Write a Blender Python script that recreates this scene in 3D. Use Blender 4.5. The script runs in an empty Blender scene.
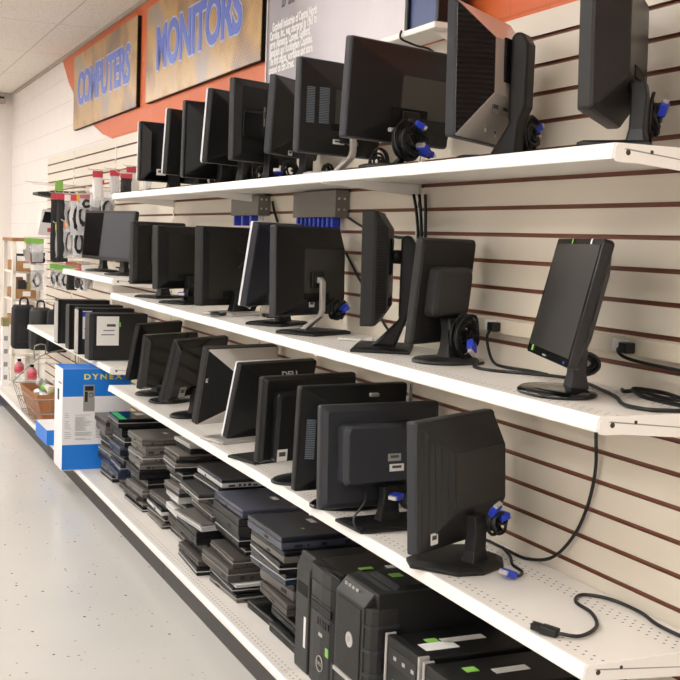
import bpy, bmesh, math, random
from mathutils import Matrix, Vector
random.seed(7)
scene = bpy.context.scene
COL = scene.collection
R = math.radians

# ------------------------------------------------------------------ materials
def lin(c):
    o = []
    for v in c:
        v /= 255.0
        o.append(v / 12.92 if v <= 0.04045 else ((v + 0.055) / 1.055) ** 2.4)
    return (*o, 1.0)

class NT:
    def __init__(s, name):
        s.m = bpy.data.materials.new(name); s.m.use_nodes = True
        s.t = s.m.node_tree; s.b = s.t.nodes['Principled BSDF']
    def n(s, typ, **kw):
        q = s.t.nodes.new(typ)
        for k, v in kw.items(): setattr(q, k, v)
        return q
    def l(s, a, b): s.t.links.new(a, b)
    def val(s, node, i, v):
        if hasattr(v, 'links'): s.l(v, node.inputs[i])
        else: node.inputs[i].default_value = v
    def math(s, op, a, b=0.0, c=None):
        q = s.n('ShaderNodeMath', operation=op)
        s.val(q, 0, a); s.val(q, 1, b)
        if c is not None: s.val(q, 2, c)
        return q.outputs[0]
    def coord(s):
        return s.n('ShaderNodeTexCoord').outputs['Object']
    def xyz(s, v=None):
        q = s.n('ShaderNodeSeparateXYZ'); s.l(v or s.coord(), q.inputs[0]); return q.outputs
    def noise(s, scale, detail=3.0, v=None):
        q = s.n('ShaderNodeTexNoise'); q.inputs['Scale'].default_value = scale; q.inputs['Detail'].default_value = detail
        s.l(v or s.coord(), q.inputs['Vector']); return q.outputs['Fac']
    def mix(s, fac, a, b):
        q = s.n('ShaderNodeMix', data_type='RGBA')
        s.val(q, 0, fac); s.val(q, 6, a); s.val(q, 7, b); return q.outputs[2]
    def ramp(s, fac, *stops):
        q = s.n('ShaderNodeValToRGB'); s.l(fac, q.inputs[0]); e = q.color_ramp.elements
        while len(e) < len(stops): e.new(0.5)
        for i, (p, c) in enumerate(stops): e[i].position = p; e[i].color = c
        return q.outputs[0]
    def bump(s, h, strength=0.2, dist=0.01):
        q = s.n('ShaderNodeBump'); q.inputs['Strength'].default_value = strength; q.inputs['Distance'].default_value = dist
        s.l(h, q.inputs['Height']); s.l(q.outputs[0], s.b.inputs['Normal'])
    def color(s, c): s.val(s.b, 'Base Color', c)

def pm(name, rgb, rough=0.5, metal=0.0, grain=0.0, gscale=400.0, spec=0.5, var=0.0):
    t = NT(name); t.b.inputs['Roughness'].default_value = rough; t.b.inputs['Metallic'].default_value = metal
    t.b.inputs['Specular IOR Level'].default_value = spec
    c = lin(rgb)
    if var:
        d = (c[0] * (1 - var), c[1] * (1 - var), c[2] * (1 - var), 1)
        t.color(t.mix(t.noise(9.0, 4.0), d, c))
    else: t.color(c)
    if grain: t.bump(t.noise(gscale, 2.0), grain, 0.002)
    return t.m

MT = {}
def P(key, *a, **k): MT[key] = pm(key.replace('_', ' '), *a, **k)
P('black', (20, 21, 22), 0.40, grain=0.15, var=0.15, spec=0.35)
P('gloss', (14, 15, 16), 0.16)
P('soft_black', (27, 27, 27), 0.50, grain=0.3, var=0.1, spec=0.35)
P('charcoal', (42, 42, 42), 0.48, grain=0.2, var=0.12, spec=0.4)
P('slate', (46, 48, 53), 0.48, grain=0.2, spec=0.4)
P('screen', (16, 16, 18), 0.10)
P('dull_screen', (12, 12, 14), 0.16, spec=0.08)
P('grey_screen', (64, 64, 70), 0.4, spec=0.2)
P('vent', (15, 15, 15), 0.6, spec=0.2)
P('vent_lit', (104, 112, 122), 0.4)  # pale tone paints the light caught on the vent slats
P('silver', (186, 182, 178), 0.34, 0.35, grain=0.1)
P('warm_silver', (212, 205, 197), 0.30, 0.15, grain=0.15, var=0.1)
P('white_trim', (226, 226, 228), 0.3)
P('label', (226, 224, 220), 0.6)
P('label_grey', (150, 148, 144), 0.6)
P('print_ink', (70, 70, 72), 0.7)
P('green', (136, 192, 84), 0.5)
P('bright_green', (30, 170, 90), 0.5)
P('blue', (38, 62, 190), 0.35)
P('cable', (14, 14, 15), 0.45)
P('cable_white', (200, 198, 190), 0.5)
P('steel', (214, 212, 208), 0.3, 0.7)
P('brown_lap', (68, 63, 59), 0.5, grain=0.15, var=0.12)
P('grey_lap', (100, 96, 91), 0.45, grain=0.15, var=0.1)
P('silver_lap', (206, 205, 204), 0.35, 0.1)
P('navy', (30, 33, 44), 0.35, var=0.1)
P('lavender', (70, 73, 88), 0.35, var=0.1)
P('dark_blue', (36, 46, 68), 0.4)
P('port', (16, 16, 17), 0.6)
P('upright', (226, 219, 205), 0.4)
P('slot', (60, 52, 46), 0.7)
P('kick', (40, 34, 33), 0.45, var=0.25)
P('groove', (132, 82, 62), 0.6)
P('sheen_grey', (66, 66, 61), 0.36, grain=0.2, var=0.15)  # paler tones with reflected light put into the colour, for monitor backs
P('sheen_dark', (44, 44, 42), 0.36, grain=0.2, var=0.15)
P('smudge_screen', (50, 48, 46), 0.3, var=0.35)
P('card_brown', (176, 118, 76), 0.75, grain=0.2, gscale=120, var=0.15)
P('reflection_brown', (66, 52, 46), 0.5)
P('basket_brown', (168, 122, 74), 0.6, grain=0.4, gscale=90, var=0.3)
P('wood_white', (236, 228, 214), 0.5)
P('red', (204, 70, 82), 0.5)
P('yellow', (236, 188, 64), 0.5)
P('orange_card', (226, 130, 60), 0.5)
P('pink', (196, 116, 130), 0.4)
P('white', (240, 238, 236), 0.5)
P('box_white', (236, 234, 236), 0.5)
P('box_blue', (18, 124, 224), 0.4, var=0.12)
P('dynex_yellow', (240, 222, 40), 0.5)
P('sign_blue', (74, 104, 206), 0.35, var=0.12)
P('sign_white', (178, 186, 214), 0.4)
P('wire', (150, 147, 142), 0.35, 0.6)
P('floor_blue', (52, 62, 116), 0.35)
P('beige', (206, 196, 176), 0.5)
P('switch_grey', (112, 108, 102), 0.4, 0.2, grain=0.1)
P('fabric_black', (30, 30, 32), 0.85, grain=0.6, gscale=200, var=0.3)
P('lcd_blue', (46, 70, 128), 0.4, var=0.3)
P('tbar', (196, 184, 168), 0.5)
P('molding', (172, 158, 144), 0.5)
P('olive', (150, 142, 96), 0.6, var=0.3)

def emission(name, rgb, s):
    m = bpy.data.materials.new(name); m.use_nodes = True
    b = m.node_tree.nodes['Principled BSDF']
    b.inputs['Emission Color'].default_value = (*rgb, 1); b.inputs['Emission Strength'].default_value = s
    b.inputs['Base Color'].default_value = (0.8, 0.8, 0.8, 1)
    return m
MT['lamp'] = emission('fluorescent diffuser', (1.0, 0.98, 0.955), 14.5)

def perforated():
    t = NT('perforated cream steel'); x, y, z = t.xyz()
    p = 0.0285
    u = t.math('SUBTRACT', t.math('FRACT', t.math('DIVIDE', x, p)), 0.5)
    v0 = t.math('DIVIDE', y, p * 0.62)
    row = t.math('FLOOR', v0)
    par = t.math('MULTIPLY', t.math('FLOORED_MODULO', row, 2.0), 0.5)
    u = t.math('SUBTRACT', t.math('FRACT', t.math('ADD', t.math('DIVIDE', x, p), par)), 0.5)
    v = t.math('MULTIPLY', t.math('SUBTRACT', t.math('FRACT', v0), 0.5), 0.62)
    d = t.math('SQRT', t.math('ADD', t.math('MULTIPLY', u, u), t.math('MULTIPLY', v, v)))
    hole = t.math('LESS_THAN', d, 0.115)
    def band(lo, hi): return t.math('MULTIPLY', t.math('GREATER_THAN', y, lo), t.math('LESS_THAN', y, hi))
    b = t.math('MAXIMUM', t.math('MAXIMUM', band(0.283, 0.3185), band(0.3888, 0.424)), band(0.0530, 0.1060))
    b = t.math('MULTIPLY', b, t.math('GREATER_THAN', z, -0.004))
    hole = t.math('MULTIPLY', hole, b)
    base = t.mix(t.noise(6.0, 4.0), lin((220, 214, 206)), lin((233, 228, 221)))
    t.color(t.mix(hole, base, lin((96, 84, 76))))
    t.b.inputs['Roughness'].default_value = 0.38
    return t.m
MT['perf'] = perforated()
P('shelf', (240, 237, 232), 0.35)

def slat():
    t = NT('cream slatwall laminate')
    n = t.noise(2.5, 5.0)
    t.color(t.mix(n, lin((213, 203, 186)), lin((226, 217, 202))))
    t.b.inputs['Roughness'].default_value = 0.4
    t.bump(t.noise(160.0, 2.0), 0.05, 0.001)
    return t.m
MT['slat'] = slat()

def block(name, rgb, rgb2):
    t = NT(name); x, y, z = t.xyz()
    c = t.n('ShaderNodeCombineXYZ'); t.l(x, c.inputs[0]); t.l(t.math('SUBTRACT', z, 0.17), c.inputs[1])
    b = t.n('ShaderNodeTexBrick'); b.inputs['Scale'].default_value = 1.0
    b.inputs['Brick Width'].default_value = 0.4; b.inputs['Row Height'].default_value = 0.2
    b.inputs['Mortar Size'].default_value = 0.004; b.inputs['Mortar Smooth'].default_value = 0.6
    t.l(c.outputs[0], b.inputs['Vector'])
    f = b.outputs['Fac']
    t.color(t.mix(f, t.mix(t.noise(5.0, 5.0), lin(rgb2), lin(rgb)), tuple(v * 0.8 for v in lin(rgb)[:3]) + (1,)))
    t.b.inputs['Roughness'].default_value = 0.5
    h = t.math('SUBTRACT', t.math('MULTIPLY', t.noise(90.0, 3.0), 0.15), f)
    t.bump(h, 0.35, 0.004)
    return t.m
MT['block_white'] = block('painted white block', (236, 228, 222), (230, 222, 216))
MT['block_orange'] = block('painted orange block', (216, 106, 50), (208, 98, 46))

def far_block():
    t = NT('painted white far wall'); t.color(lin((234, 226, 220))); t.b.inputs['Roughness'].default_value = 0.5
    t.bump(t.noise(60.0, 3.0), 0.1, 0.003); return t.m
MT['plain_white'] = far_block()

def floor_mat():
    t = NT('speckled vinyl floor'); co = t.coord()
    v1 = t.n('ShaderNodeTexVoronoi'); v1.inputs['Scale'].default_value = 27.0; t.l(co, v1.inputs['Vector'])
    rnd = t.n('ShaderNodeSeparateColor'); t.l(v1.outputs['Color'], rnd.inputs[0])
    th = t.math('MULTIPLY', rnd.outputs[0], 0.17)
    th = t.math('MULTIPLY', th, t.math('GREATER_THAN', rnd.outputs[1], 0.3))
    warp = t.math('ADD', v1.outputs['Distance'], t.math('MULTIPLY', t.math('SUBTRACT', t.noise(110.0, 2.0), 0.5), 0.05))
    spk = t.math('LESS_THAN', warp, th)
    base = t.mix(t.noise(1.7, 5.0), lin((194, 192, 187)), lin((208, 206, 201)))
    base = t.mix(t.math('MULTIPLY', t.noise(70.0, 4.0), 0.3), base, lin((186, 181, 173)))
    dark = t.mix(rnd.outputs[2], lin((84, 74, 66)), lin((156, 146, 136)))
    t.color(t.mix(spk, base, dark))
    t.b.inputs['Roughness'].default_value = 0.22
    return t.m
MT['floor'] = floor_mat()

def ceil_mat():
    t = NT('fissured ceiling tiles'); x, y, z = t.xyz()
    def line(v, off, p, wd):
        f = t.math('FRACT', t.math('DIVIDE', t.math('ADD', v, off), p))
        d = t.math('MULTIPLY', t.math('ABSOLUTE', t.math('SUBTRACT', f, 0.5)), p)
        return t.math('LESS_THAN', d, wd)
    # the seams run half a tile from each cell centre
    g = t.math('MAXIMUM', line(x, -6.43 + 0.7, 1.4, 0.005), line(y, -0.295 + 0.35, 0.7, 0.005))
    n1 = t.noise(60.0, 4.0); n2 = t.noise(140.0, 2.0)
    pit = t.math('GREATER_THAN', t.math('ADD', t.math('MULTIPLY', n1, 0.5), t.math('MULTIPLY', n2, 0.5)), 0.585)
    base = t.mix(t.math('MULTIPLY', pit, 0.7), lin((232, 224, 214)), lin((176, 164, 150)))
    t.color(t.mix(g, base, lin((194, 184, 172))))
    t.b.inputs['Roughness'].default_value = 0.85
    t.bump(n1, 0.3, 0.004)
    return t.m
MT['ceiling'] = ceil_mat()

def plate_mat():
    t = NT('printed bronze tread plate'); x, y, z = t.xyz()
    p = 0.034
    def lug(ox, oz, sgn):
        u = t.math('SUBTRACT', t.math('FRACT', t.math('ADD', t.math('DIVIDE', x, p), ox)), 0.5)
        v = t.math('SUBTRACT', t.math('FRACT', t.math('ADD', t.math('DIVIDE', z, p), oz)), 0.5)
        a = t.math('ADD', u, t.math('MULTIPLY', v, sgn)); b = t.math('SUBTRACT', u, t.math('MULTIPLY', v, sgn))
        d = t.math('ADD', t.math('MULTIPLY', t.math('MULTIPLY', a, a), 9.0), t.math('MULTIPLY', b, b))
        return t.math('LESS_THAN', d, 0.16)
    l = t.math('MAXIMUM', lug(0.0, 0.0, 1.0), lug(0.5, 0.5, -1.0))
    n = t.noise(2.2, 5.0)
    c = t.ramp(n, (0.34, lin((98, 84, 80))), (0.45, lin((150, 112, 70))), (0.54, lin((186, 146, 80))), (0.66, lin((150, 136, 130))))
    t.color(t.mix(t.math('MULTIPLY', l, 0.28), c, lin((226, 200, 140))))
    t.b.inputs['Roughness'].default_value = 0.3; t.b.inputs['Metallic'].default_value = 0.15
    t.bump(l, 0.15, 0.003)
    return t.m
MT['plate'] = plate_mat()

def poster_mat():
    t = NT('faded lilac street photograph print'); x, y, z = t.xyz()
    n2 = t.noise(7.0, 6.0)
    n = t.math('ADD', t.math('MULTIPLY', x, -1.1), t.math('MULTIPLY', t.noise(1.6, 4.0), 0.9))
    c = t.ramp(n, (0.0, lin((138, 132, 138))), (0.45, lin((206, 200, 206))), (0.8, lin((226, 220, 224))))
    t.color(t.mix(t.math('MULTIPLY', n2, 0.35), c, lin((196, 186, 196))))
    t.b.inputs['Roughness'].default_value = 0.4
    return t.m
MT['poster'] = poster_mat()

def clear_mat(a):
    t = NT('clear plastic bag'); t.color(lin((226, 226, 228))); t.b.inputs['Roughness'].default_value = 0.15
    t.b.inputs['Alpha'].default_value = a; return t.m
MT['clear'] = clear_mat(.34); MT['bag_grey'] = clear_mat(.6)
def wire_cage():
    return MT['steel']

# ------------------------------------------------------------------ geometry
def smooth_path(pts, n=6, closed=False):
    pts = [Vector(p) for p in pts]
    if len(pts) < 3: return pts
    out = []; N = len(pts)
    rng = range(N if closed else N - 1)
    for i in rng:
        g = (lambda k: pts[k % N]) if closed else (lambda k: pts[min(max(k, 0), N - 1)])
        a, b, c, d = g(i - 1), g(i), g(i + 1), g(i + 2)
        for k in range(n):
            t = k / n
            out.append(0.5 * ((2 * b) + (c - a) * t + (2 * a - 5 * b + 4 * c - d) * t * t + (3 * b - a - 3 * c + d) * t ** 3))
    if not closed: out.append(pts[-1])
    return out

class MB:
    def __init__(s): s.bm = bmesh.new()
    def _f(s, vs, mi=0, sm=False):
        try:
            f = s.bm.faces.new(vs); f.material_index = mi; f.smooth = sm; return f
        except ValueError: return None
    def box(s, x0, x1, y0, y1, z0, z1, mi=0):
        v = [s.bm.verts.new((x, y, z)) for z in (z0, z1) for x, y in ((x0, y0), (x1, y0), (x1, y1), (x0, y1))]
        for q in ((3, 2, 1, 0), (4, 5, 6, 7), (0, 1, 5, 4), (1, 2, 6, 5), (2, 3, 7, 6), (3, 0, 4, 7)):
            s._f([v[i] for i in q], mi)
        return s
    def prism(s, poly, axis, a, b, mi=0):
        # poly in the two other axes (cyclic order), extruded a..b along axis
        def mk(p, w):
            return {'x': (w, p[0], p[1]), 'y': (p[0], w, p[1]), 'z': (p[0], p[1], w)}[axis]
        lo = [s.bm.verts.new(mk(p, a)) for p in poly]; hi = [s.bm.verts.new(mk(p, b)) for p in poly]
        n = len(poly)
        s._f(lo[::-1], mi); s._f(hi, mi)
        for i in range(n): s._f([lo[i], lo[(i + 1) % n], hi[(i + 1) % n], hi[i]], mi)
        return s
    def loft(s, rings, mi=0, cap=(True, True), sm=False):
        vr = [[s.bm.verts.new(p) for p in r] for r in rings]; n = len(rings[0])
        for a, b in zip(vr, vr[1:]):
            for i in range(n): s._f([a[i], a[(i + 1) % n], b[(i + 1) % n], b[i]], mi, sm)
        if cap[0]: s._f(vr[0][::-1], mi)
        if cap[1]: s._f(vr[-1], mi)
        return s
    def tube(s, pts, r, n=7, mi=0, smooth=5, closed=False):
        pts = smooth_path(pts, smooth, closed) if smooth else [Vector(p) for p in pts]
        N = len(pts); up = None; rings = []
        for i, p in enumerate(pts):
            if closed: d = pts[(i + 1) % N] - pts[i - 1]
            else: d = pts[min(i + 1, N - 1)] - pts[max(i - 1, 0)]
            if d.length < 1e-9: d = Vector((1, 0, 0))
            d.normalize()
            if up is None:
                up = Vector((0, 0, 1)) if abs(d.z) < 0.9 else Vector((1, 0, 0))
            up = up - d * up.dot(d)
            if up.length < 1e-6: up = d.orthogonal()
            up.normalize(); sd = d.cross(up)
            rings.append([p + (up * math.cos(2 * math.pi * k / n) + sd * math.sin(2 * math.pi * k / n)) * r for k in range(n)])
        if closed: rings.append(rings[0])
        return s.loft(rings, mi, (not closed, not closed), True)
    def lathe(s, prof, n=28, c=(0, 0, 0), sx=1, sy=1, mi=0, sm=True):
        rings = [[(c[0] + r * sx * math.cos(2 * math.pi * k / n), c[1] + r * sy * math.sin(2 * math.pi * k / n), c[2] + z) for k in range(n)] for r, z in prof]
        return s.loft(rings, mi, (True, True), sm)
    def build(s, name, mats, parent=None, M=None, bev=0.0, seg=2):
        if isinstance(mats, str): mats = [mats]
        bmesh.ops.recalc_face_normals(s.bm, faces=s.bm.faces)
        me = bpy.data.meshes.new(name); s.bm.to_mesh(me); s.bm.free()
        for m in mats: me.materials.append(MT[m])
        o = bpy.data.objects.new(name, me); COL.objects.link(o)
        if parent is not None: o.parent = parent
        if M is not None: o.matrix_local = M
        if bev:
            b = o.modifiers.new('edge', 'BEVEL'); b.width = bev; b.segments = seg; b.limit_method = 'ANGLE'; b.angle_limit = R(40)
            b.harden_normals = False
        return o

def tag(o, label, cat, group=None):
    o['label'] = label; o['category'] = cat
    if group: o['group'] = group
    return o
def thing(name, label, cat, loc=(0, 0, 0), rz=0.0, group=None):
    o = bpy.data.objects.new(name, None); COL.objects.link(o); o.location = loc; o.rotation_euler = (0, 0, rz)
    o.empty_display_size = 0.05
    return tag(o, label, cat, group)
def struct(name, mb, mats, **k):
    o = mb.build(name, mats, **k); o['kind'] = 'structure'; return o
def text(name, s, size, mat, parent, M, xs=1.0, extrude=0.0008, offset=0.0, align='CENTER', shear=0.0, spacing=1.0):
    c = bpy.data.curves.new(name, 'FONT'); c.body = s; c.size = size; c.extrude = extrude; c.offset = offset
    c.align_x = align; c.align_y = 'CENTER'; c.shear = shear; c.space_character = spacing; c.resolution_u = 4
    o = bpy.data.objects.new(name, c); COL.objects.link(o)
    bpy.context.view_layer.update()
    me = bpy.data.meshes.new_from_object(o.evaluated_get(bpy.context.evaluated_depsgraph_get()))
    bpy.data.objects.remove(o); me.materials.clear(); me.materials.append(MT[mat])
    o = bpy.data.objects.new(name, me); COL.objects.link(o)
    if parent is not None: o.parent = parent
    o.matrix_local = M @ Matrix.Diagonal((xs, 1, 1, 1))
    return o
def frame(o, x, y):
    x = Vector(x).normalized(); y = Vector(y).normalized(); z = x.cross(y)
    return Matrix(((x.x, y.x, z.x, o[0]), (x.y, y.y, z.y, o[1]), (x.z, y.z, z.z, o[2]), (0, 0, 0, 1)))

# ------------------------------------------------------------------ measures
L = 1.469                       # one shelving section
PITCH = 0.0762                  # slat pitch
ZT, ZM, ZB, ZD = 1.727, 1.183, 0.670, 0.1285
DEP = 0.346; DDEP = 0.446
CEIL = 2.955
XE = 10.95; X0 = -4.5; YE = 7.5
SLAT_TOP, SLAT_BOT = 2.15, 0.001

# ------------------------------------------------------------------ room
struct('floor', MB().box(X0 - .1, XE + .1, -.12, YE + .1, -.1, 0), 'floor')
struct('ceiling', MB().box(X0 - .1, XE + .1, -.12, YE + .1, CEIL, CEIL + .1), 'ceiling')
mb = MB()
sw = [(6.0, 2.13), (6.065, 2.155), (6.393, 2.211), (6.712, 2.292), (7.05, 2.395), (7.385, 2.531), (7.742, 2.726), (8.06, CEIL)]
YW = -0.022
def wpoly(pts, mi):
    f = mb._f([mb.bm.verts.new((x, YW, z)) for x, z in pts], mi); return f
fs = [wpoly([(X0, 2.13)] + sw + [(X0, CEIL)], 1)]
fs.append(wpoly([(X0, 0), (XE, 0), (XE, CEIL)] + sw[::-1] + [(X0, 2.13)], 0))
bmesh.ops.triangulate(mb.bm, faces=fs)
mb.box(X0, XE, YW - .1, YW - .002, 0, CEIL, 0)
o = struct('wall_right', mb, ['block_white', 'block_orange'])
struct('wall_far', MB().box(XE, XE + .1, -.12, YE, 0, CEIL), 'plain_white')
struct('wall_left', MB().box(X0, XE, YE, YE + .1, 0, CEIL), 'plain_white')
struct('wall_back', MB().box(X0 - .1, X0, -.12, YE, 0, CEIL), 'plain_white')
struct('reflection_panel_1', MB().box(XE - .04, XE - .001, 2.2, 5.2, .001, 2.25), 'reflection_brown', bev=.004)  # unseen dark panel, added so the glossy far screens reflect something dark
struct('trim_1', MB().box(X0, XE, YW, YW + .022, CEIL - .026, CEIL - .001), 'molding')
mb = MB().box(8.15, 8.75, .40, 2.6, 0.0004, .0012)
struct('trim_2', mb, 'floor_blue')

# ceiling lamps: recessed fluorescent troffers
for i, y in enumerate((1.75, 3.85, 5.95)):
    for j, x in enumerate((-3.4, -.6, 2.2, 5.0, 7.8, 10.0)):
        pos = ['nearest the shelving wall', 'in the middle row', 'in the row farthest from the shelving'][i]
        t = thing('ceiling_light', f'flush fluorescent ceiling light {pos}, {["first","second","third","fourth","fifth","sixth"][j]} along the aisle', 'ceiling light', (x, y, CEIL), 0, 'fluorescent ceiling lights')
        MB().box(-.66, .66, -.33, -.30, -.02, -.001).box(-.66, .66, .30, .33, -.02, -.001).box(-.66, -.62, -.30, .30, -.02, -.001).box(.62, .66, -.30, .30, -.02, -.001).build('frame', 'white_trim', t)
        MB().box(-.62, .62, -.30, .30, -.012, -.004).build('diffuser', 'lamp', t)

# small dark camera at the far end
t = thing('security_camera', 'small dark fixture on the far wall just under the ceiling', 'camera', (XE, .105, 2.86))
MB().box(-.07, -.001, -.03, .03, .02, .05).build('wall_mount', 'charcoal', t)
MB().box(-.16, -.04, -.035, .035, -.03, .02).build('camera_body', 'molding', t, bev=.006)

# ------------------------------------------------------------------ slatwall
grooves = [1.625 - i * PITCH for i in range(-7, 20)]
grooves = [z for z in grooves if .16 < z < SLAT_TOP - .03]
names = {-1: 'cream slatwall panel beyond the near shelf ends', 0: 'cream slatwall panel behind the lone monitor on the middle shelf',
         1: 'cream slatwall panel behind the wide switch box under the top shelf', 2: 'cream slatwall panel behind the smaller switch box',
         3: 'cream slatwall panel behind the blue and white carton', 4: 'cream slatwall panel behind the hanging packages',
         5: 'last cream slatwall panel, at the far end'}
for k in range(-1, 6):
    w = L if k < 5 else 8.57 - 5 * L
    t = thing('slatwall_panel', names[k], 'wall panel', (k * L, 0, 0), 0, 'cream slatwall panels')
    prof = [(0, SLAT_BOT)]; gi = []
    for z in sorted(grooves):
        gi.append(len(prof))
        prof += [(0, z - .0058), (-.010, z - .0058), (-.010, z + .0058), (0, z + .0058)]
    prof += [(0, SLAT_TOP), (-.02, SLAT_TOP), (-.02, SLAT_BOT)]
    mb = MB(); n = len(prof)
    a = [mb.bm.verts.new((.013, y, z)) for y, z in prof]; b = [mb.bm.verts.new((w - .013, y, z)) for y, z in prof]
    for i in range(n):
        j = (i + 1) % n; mb._f([a[i], a[j], b[j], b[i]], 1 if any(g <= i < g + 3 for g in gi) else 0)
    fc = [mb._f(a[::-1]), mb._f(b)]
    bmesh.ops.triangulate(mb.bm, faces=fc)
    mb.build('panel_board', ['slat', 'groove'], t)
    up = MB().box(-.0125, .0125, -.02, .002, SLAT_BOT, SLAT_TOP)
    up.build('upright', 'upright', t)
    if k >= 3 or k == 5:
        pass
    mb = MB()
    for i in range(40):
        z = SLAT_BOT + .03 + i * .05
        if z < SLAT_TOP - .03: mb.box(-.003, .003, .0021, .0026, z, z + .022)
    mb.build('slot_row', 'slot', t)

# ------------------------------------------------------------------ shelves
def shelf(name, label, k, z, d, wall_clear=.003, lh=.032, group=None, n=1, joint=True):
    w = L * n
    t = thing(name, label, 'shelf', (k * L, 0, z), 0, group)
    MB().box(.004, w - .001, wall_clear, d - .012, -.02, 0).build('board', 'perf', t)
    lip = [(d - .013, 0.0), (d - .010, .0002), (d - .004, .0002), (d - .001, -.004), (d + .004, -lh + .006), (d + .003, -lh), (d - .011, -lh), (d - .013, -.02)]
    MB().prism(lip, 'x', .0042, w - .0015).build('front_lip', 'shelf', t, bev=.0012)
    c = [(y + .0015, q + (.0004 if q > -.01 else -.003)) for y, q in lip]
    MB().prism(c, 'x', w - .012, w - .0012).build('lip_joint', 'shelf', t, bev=.001)
    pl = [(wall_clear, 0), (d - .010, 0), (d - .003, -.008), (d - .001, -.030), (d - .004, -.036), (d - .016, -.038), (d - .06, -.038), (wall_clear, -.060)]
    for s, xa, xb, cut in ((0, .0006, .0038, False), (1, w - .006, w - .0028, True)):
        q = [(y, min(v, -.0205)) if cut else (y, v) for y, v in pl]
        b = MB().prism(q, 'x', xa, xb).build('bracket', 'shelf', t, bev=.0005)
        if not cut:
            e = MB()
            e.prism([(d - .03, -.010), (d - .024, -.0125), (wall_clear, -.0415), (wall_clear, -.040)], 'x', xa - .0003, xa)
            for yy, zz, r in ((d - .034, -.018, .0058), (d - .092, -.014, .0042)):
                ring = [[(x, yy + r * math.cos(i * .5236), zz + r * math.sin(i * .5236)) for i in range(12)] for x in (xa - .0004, xa)]
                e.loft(ring, 1)
            e.build('bolt_hole', ['label_grey', 'slot'], b)
    return t
sec = ['nearest', 'middle', 'farthest']
lab = {'T': ['top cream shelf section under the silver-backed monitor', 'top cream shelf section above the wide switch box', 'top cream shelf section at the far end, under silver-edged monitors'],
       'M': ['middle cream shelf section under the lone front-facing monitor', 'middle cream shelf section under the monitor with the silver arm stand', 'middle cream shelf section ending beside the front-facing grey screen'],
       'B': ['lower cream shelf section above the black computer towers', 'lower cream shelf section above the navy-topped laptop stacks', 'lower cream shelf section ending beside the blue carton']}
for key, z in (('T', ZT), ('M', ZM), ('B', ZB)):
    for k in range(3):
        shelf('metal_shelf', lab[key][k], k, z, DEP, group='cream metal shelves in front of the slatwall')
shelf('metal_shelf', 'short cream shelf under the two front-facing monitors at the far end', 3, 1.262, .34, group='cream metal shelves in front of the slatwall')
shelf('metal_shelf', 'long cream shelf carrying four upright desktop computers', 3, .765, .34, group='cream metal shelves in front of the slatwall', n=2)
bl = ['under the black computer towers', 'under the navy-topped laptop stacks', 'under the farthest laptop stacks', 'under the blue and white carton', 'under the carton of crumpled packs', 'at the far end of the wall']
for k in range(6):
    t = thing('base_deck', f'low cream base deck section {bl[k]}', 'shelf', (k * L, 0, 0), 0, 'cream base deck sections')
    MB().box(.002, L - .002, .003, DDEP - .014, ZD - .02, ZD).build('board', 'perf', t)
    # texture bands are measured from the wall
    lip = [(DDEP - .016, ZD), (DDEP - .006, ZD + .001), (DDEP + .001, ZD - .006), (DDEP + .002, ZD - .022), (DDEP - .004, ZD - .030), (DDEP - .016, ZD - .030)]
    MB().prism(lip, 'x', .002, L - .002).build('front_lip', 'shelf', t, bev=.003)
    MB().prism([(y + .001, z + .0008) for y, z in lip], 'x', L - .010, L - .0005).build('lip_joint', 'shelf', t, bev=.002)
    MB().box(.001, L - .001, .405, .418, .001, ZD - .028).build('kick_plate', 'kick', t, bev=.002)

# small high shelf with the blue box
t = thing('high_shelf', 'short white shelf high on the wall carrying a dark blue box', 'shelf', (1.19, 0, 2.153))
MB().box(0, .37, .0015, .12, 0, .020).build('board', 'shelf', t, bev=.004)
for xx in (.04, .32): MB().prism([(.0015, -.0005), (.10, -.0005), (.0015, -.05)], 'x', xx, xx + .006).build('bracket', 'shelf', t)
MB().tube([(.21, .123, .022), (.21, .124, -.003), (.20, .08, -.02), (.17, .02, -.05), (.15, .012, -.2)], .0035).build('cable_tie', 'cable', t)
t = thing('blue_display_box', 'dark blue box standing on the short high shelf', 'box', (1.19, 0, 2.1738))
MB().box(.02, .20, .012, .10, .0005, .42).build('box_body', 'lcd_blue', t, bev=.004)
for xx in (0, .2005): MB().box(xx, xx + .019, .008, .11, .0005, .44).build('box_edge', 'black', t, bev=.003)
MB().box(.18, .225, .111, .113, .12, .17).build('price_tag', 'label', t)

# ------------------------------------------------------------------ signs and poster
def sign(label, xl, xr, z0, z1, word, lx0, lx1, lz):
    cx, cz = (xl + xr) / 2, (z0 + z1) / 2
    t = thing('hanging_sign', label, 'sign', (cx, 0, cz), 0, 'bronze plate department signs')
    w, h = (xl - xr) / 2, (z1 - z0) / 2
    MB().box(-w, w, .0015, .006, -h, h).build('sign_board', 'plate', t, bev=.002)
    MB().box(-w - .004, w - .002, -.020, .0012, -h - .002, h - .004).build('edge_shadow', 'vent', t)  # dark box stands in for the shadow along the sign's edge
    mc = (lx0 + lx1) / 2 - cx; size = .34
    for nm, mat, off, y, ex in (('letter_outline', 'sign_white', .022, .0065, .001), ('lettering', 'sign_blue', .010, .0085, .001)):
        M = frame((mc, y, lz - cz), (-1, 0, 0), (0, 0, 1))
        o = text(nm, word, size, mat, t, M, 1.0, ex, off, spacing=.94)
        wd = max(v.co.x for v in o.data.vertices) - min(v.co.x for v in o.data.vertices)
        hh = max(v.co.y for v in o.data.vertices) - min(v.co.y for v in o.data.vertices)
        sx = (lx0 - lx1 + (2 * .010 if 'out' in nm else 0)) / wd; sy = (.255 + (.02 if 'out' in nm else 0)) / hh
        o.matrix_local = M @ Matrix.Diagonal((sx, sy, 1, 1))
    return t
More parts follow.
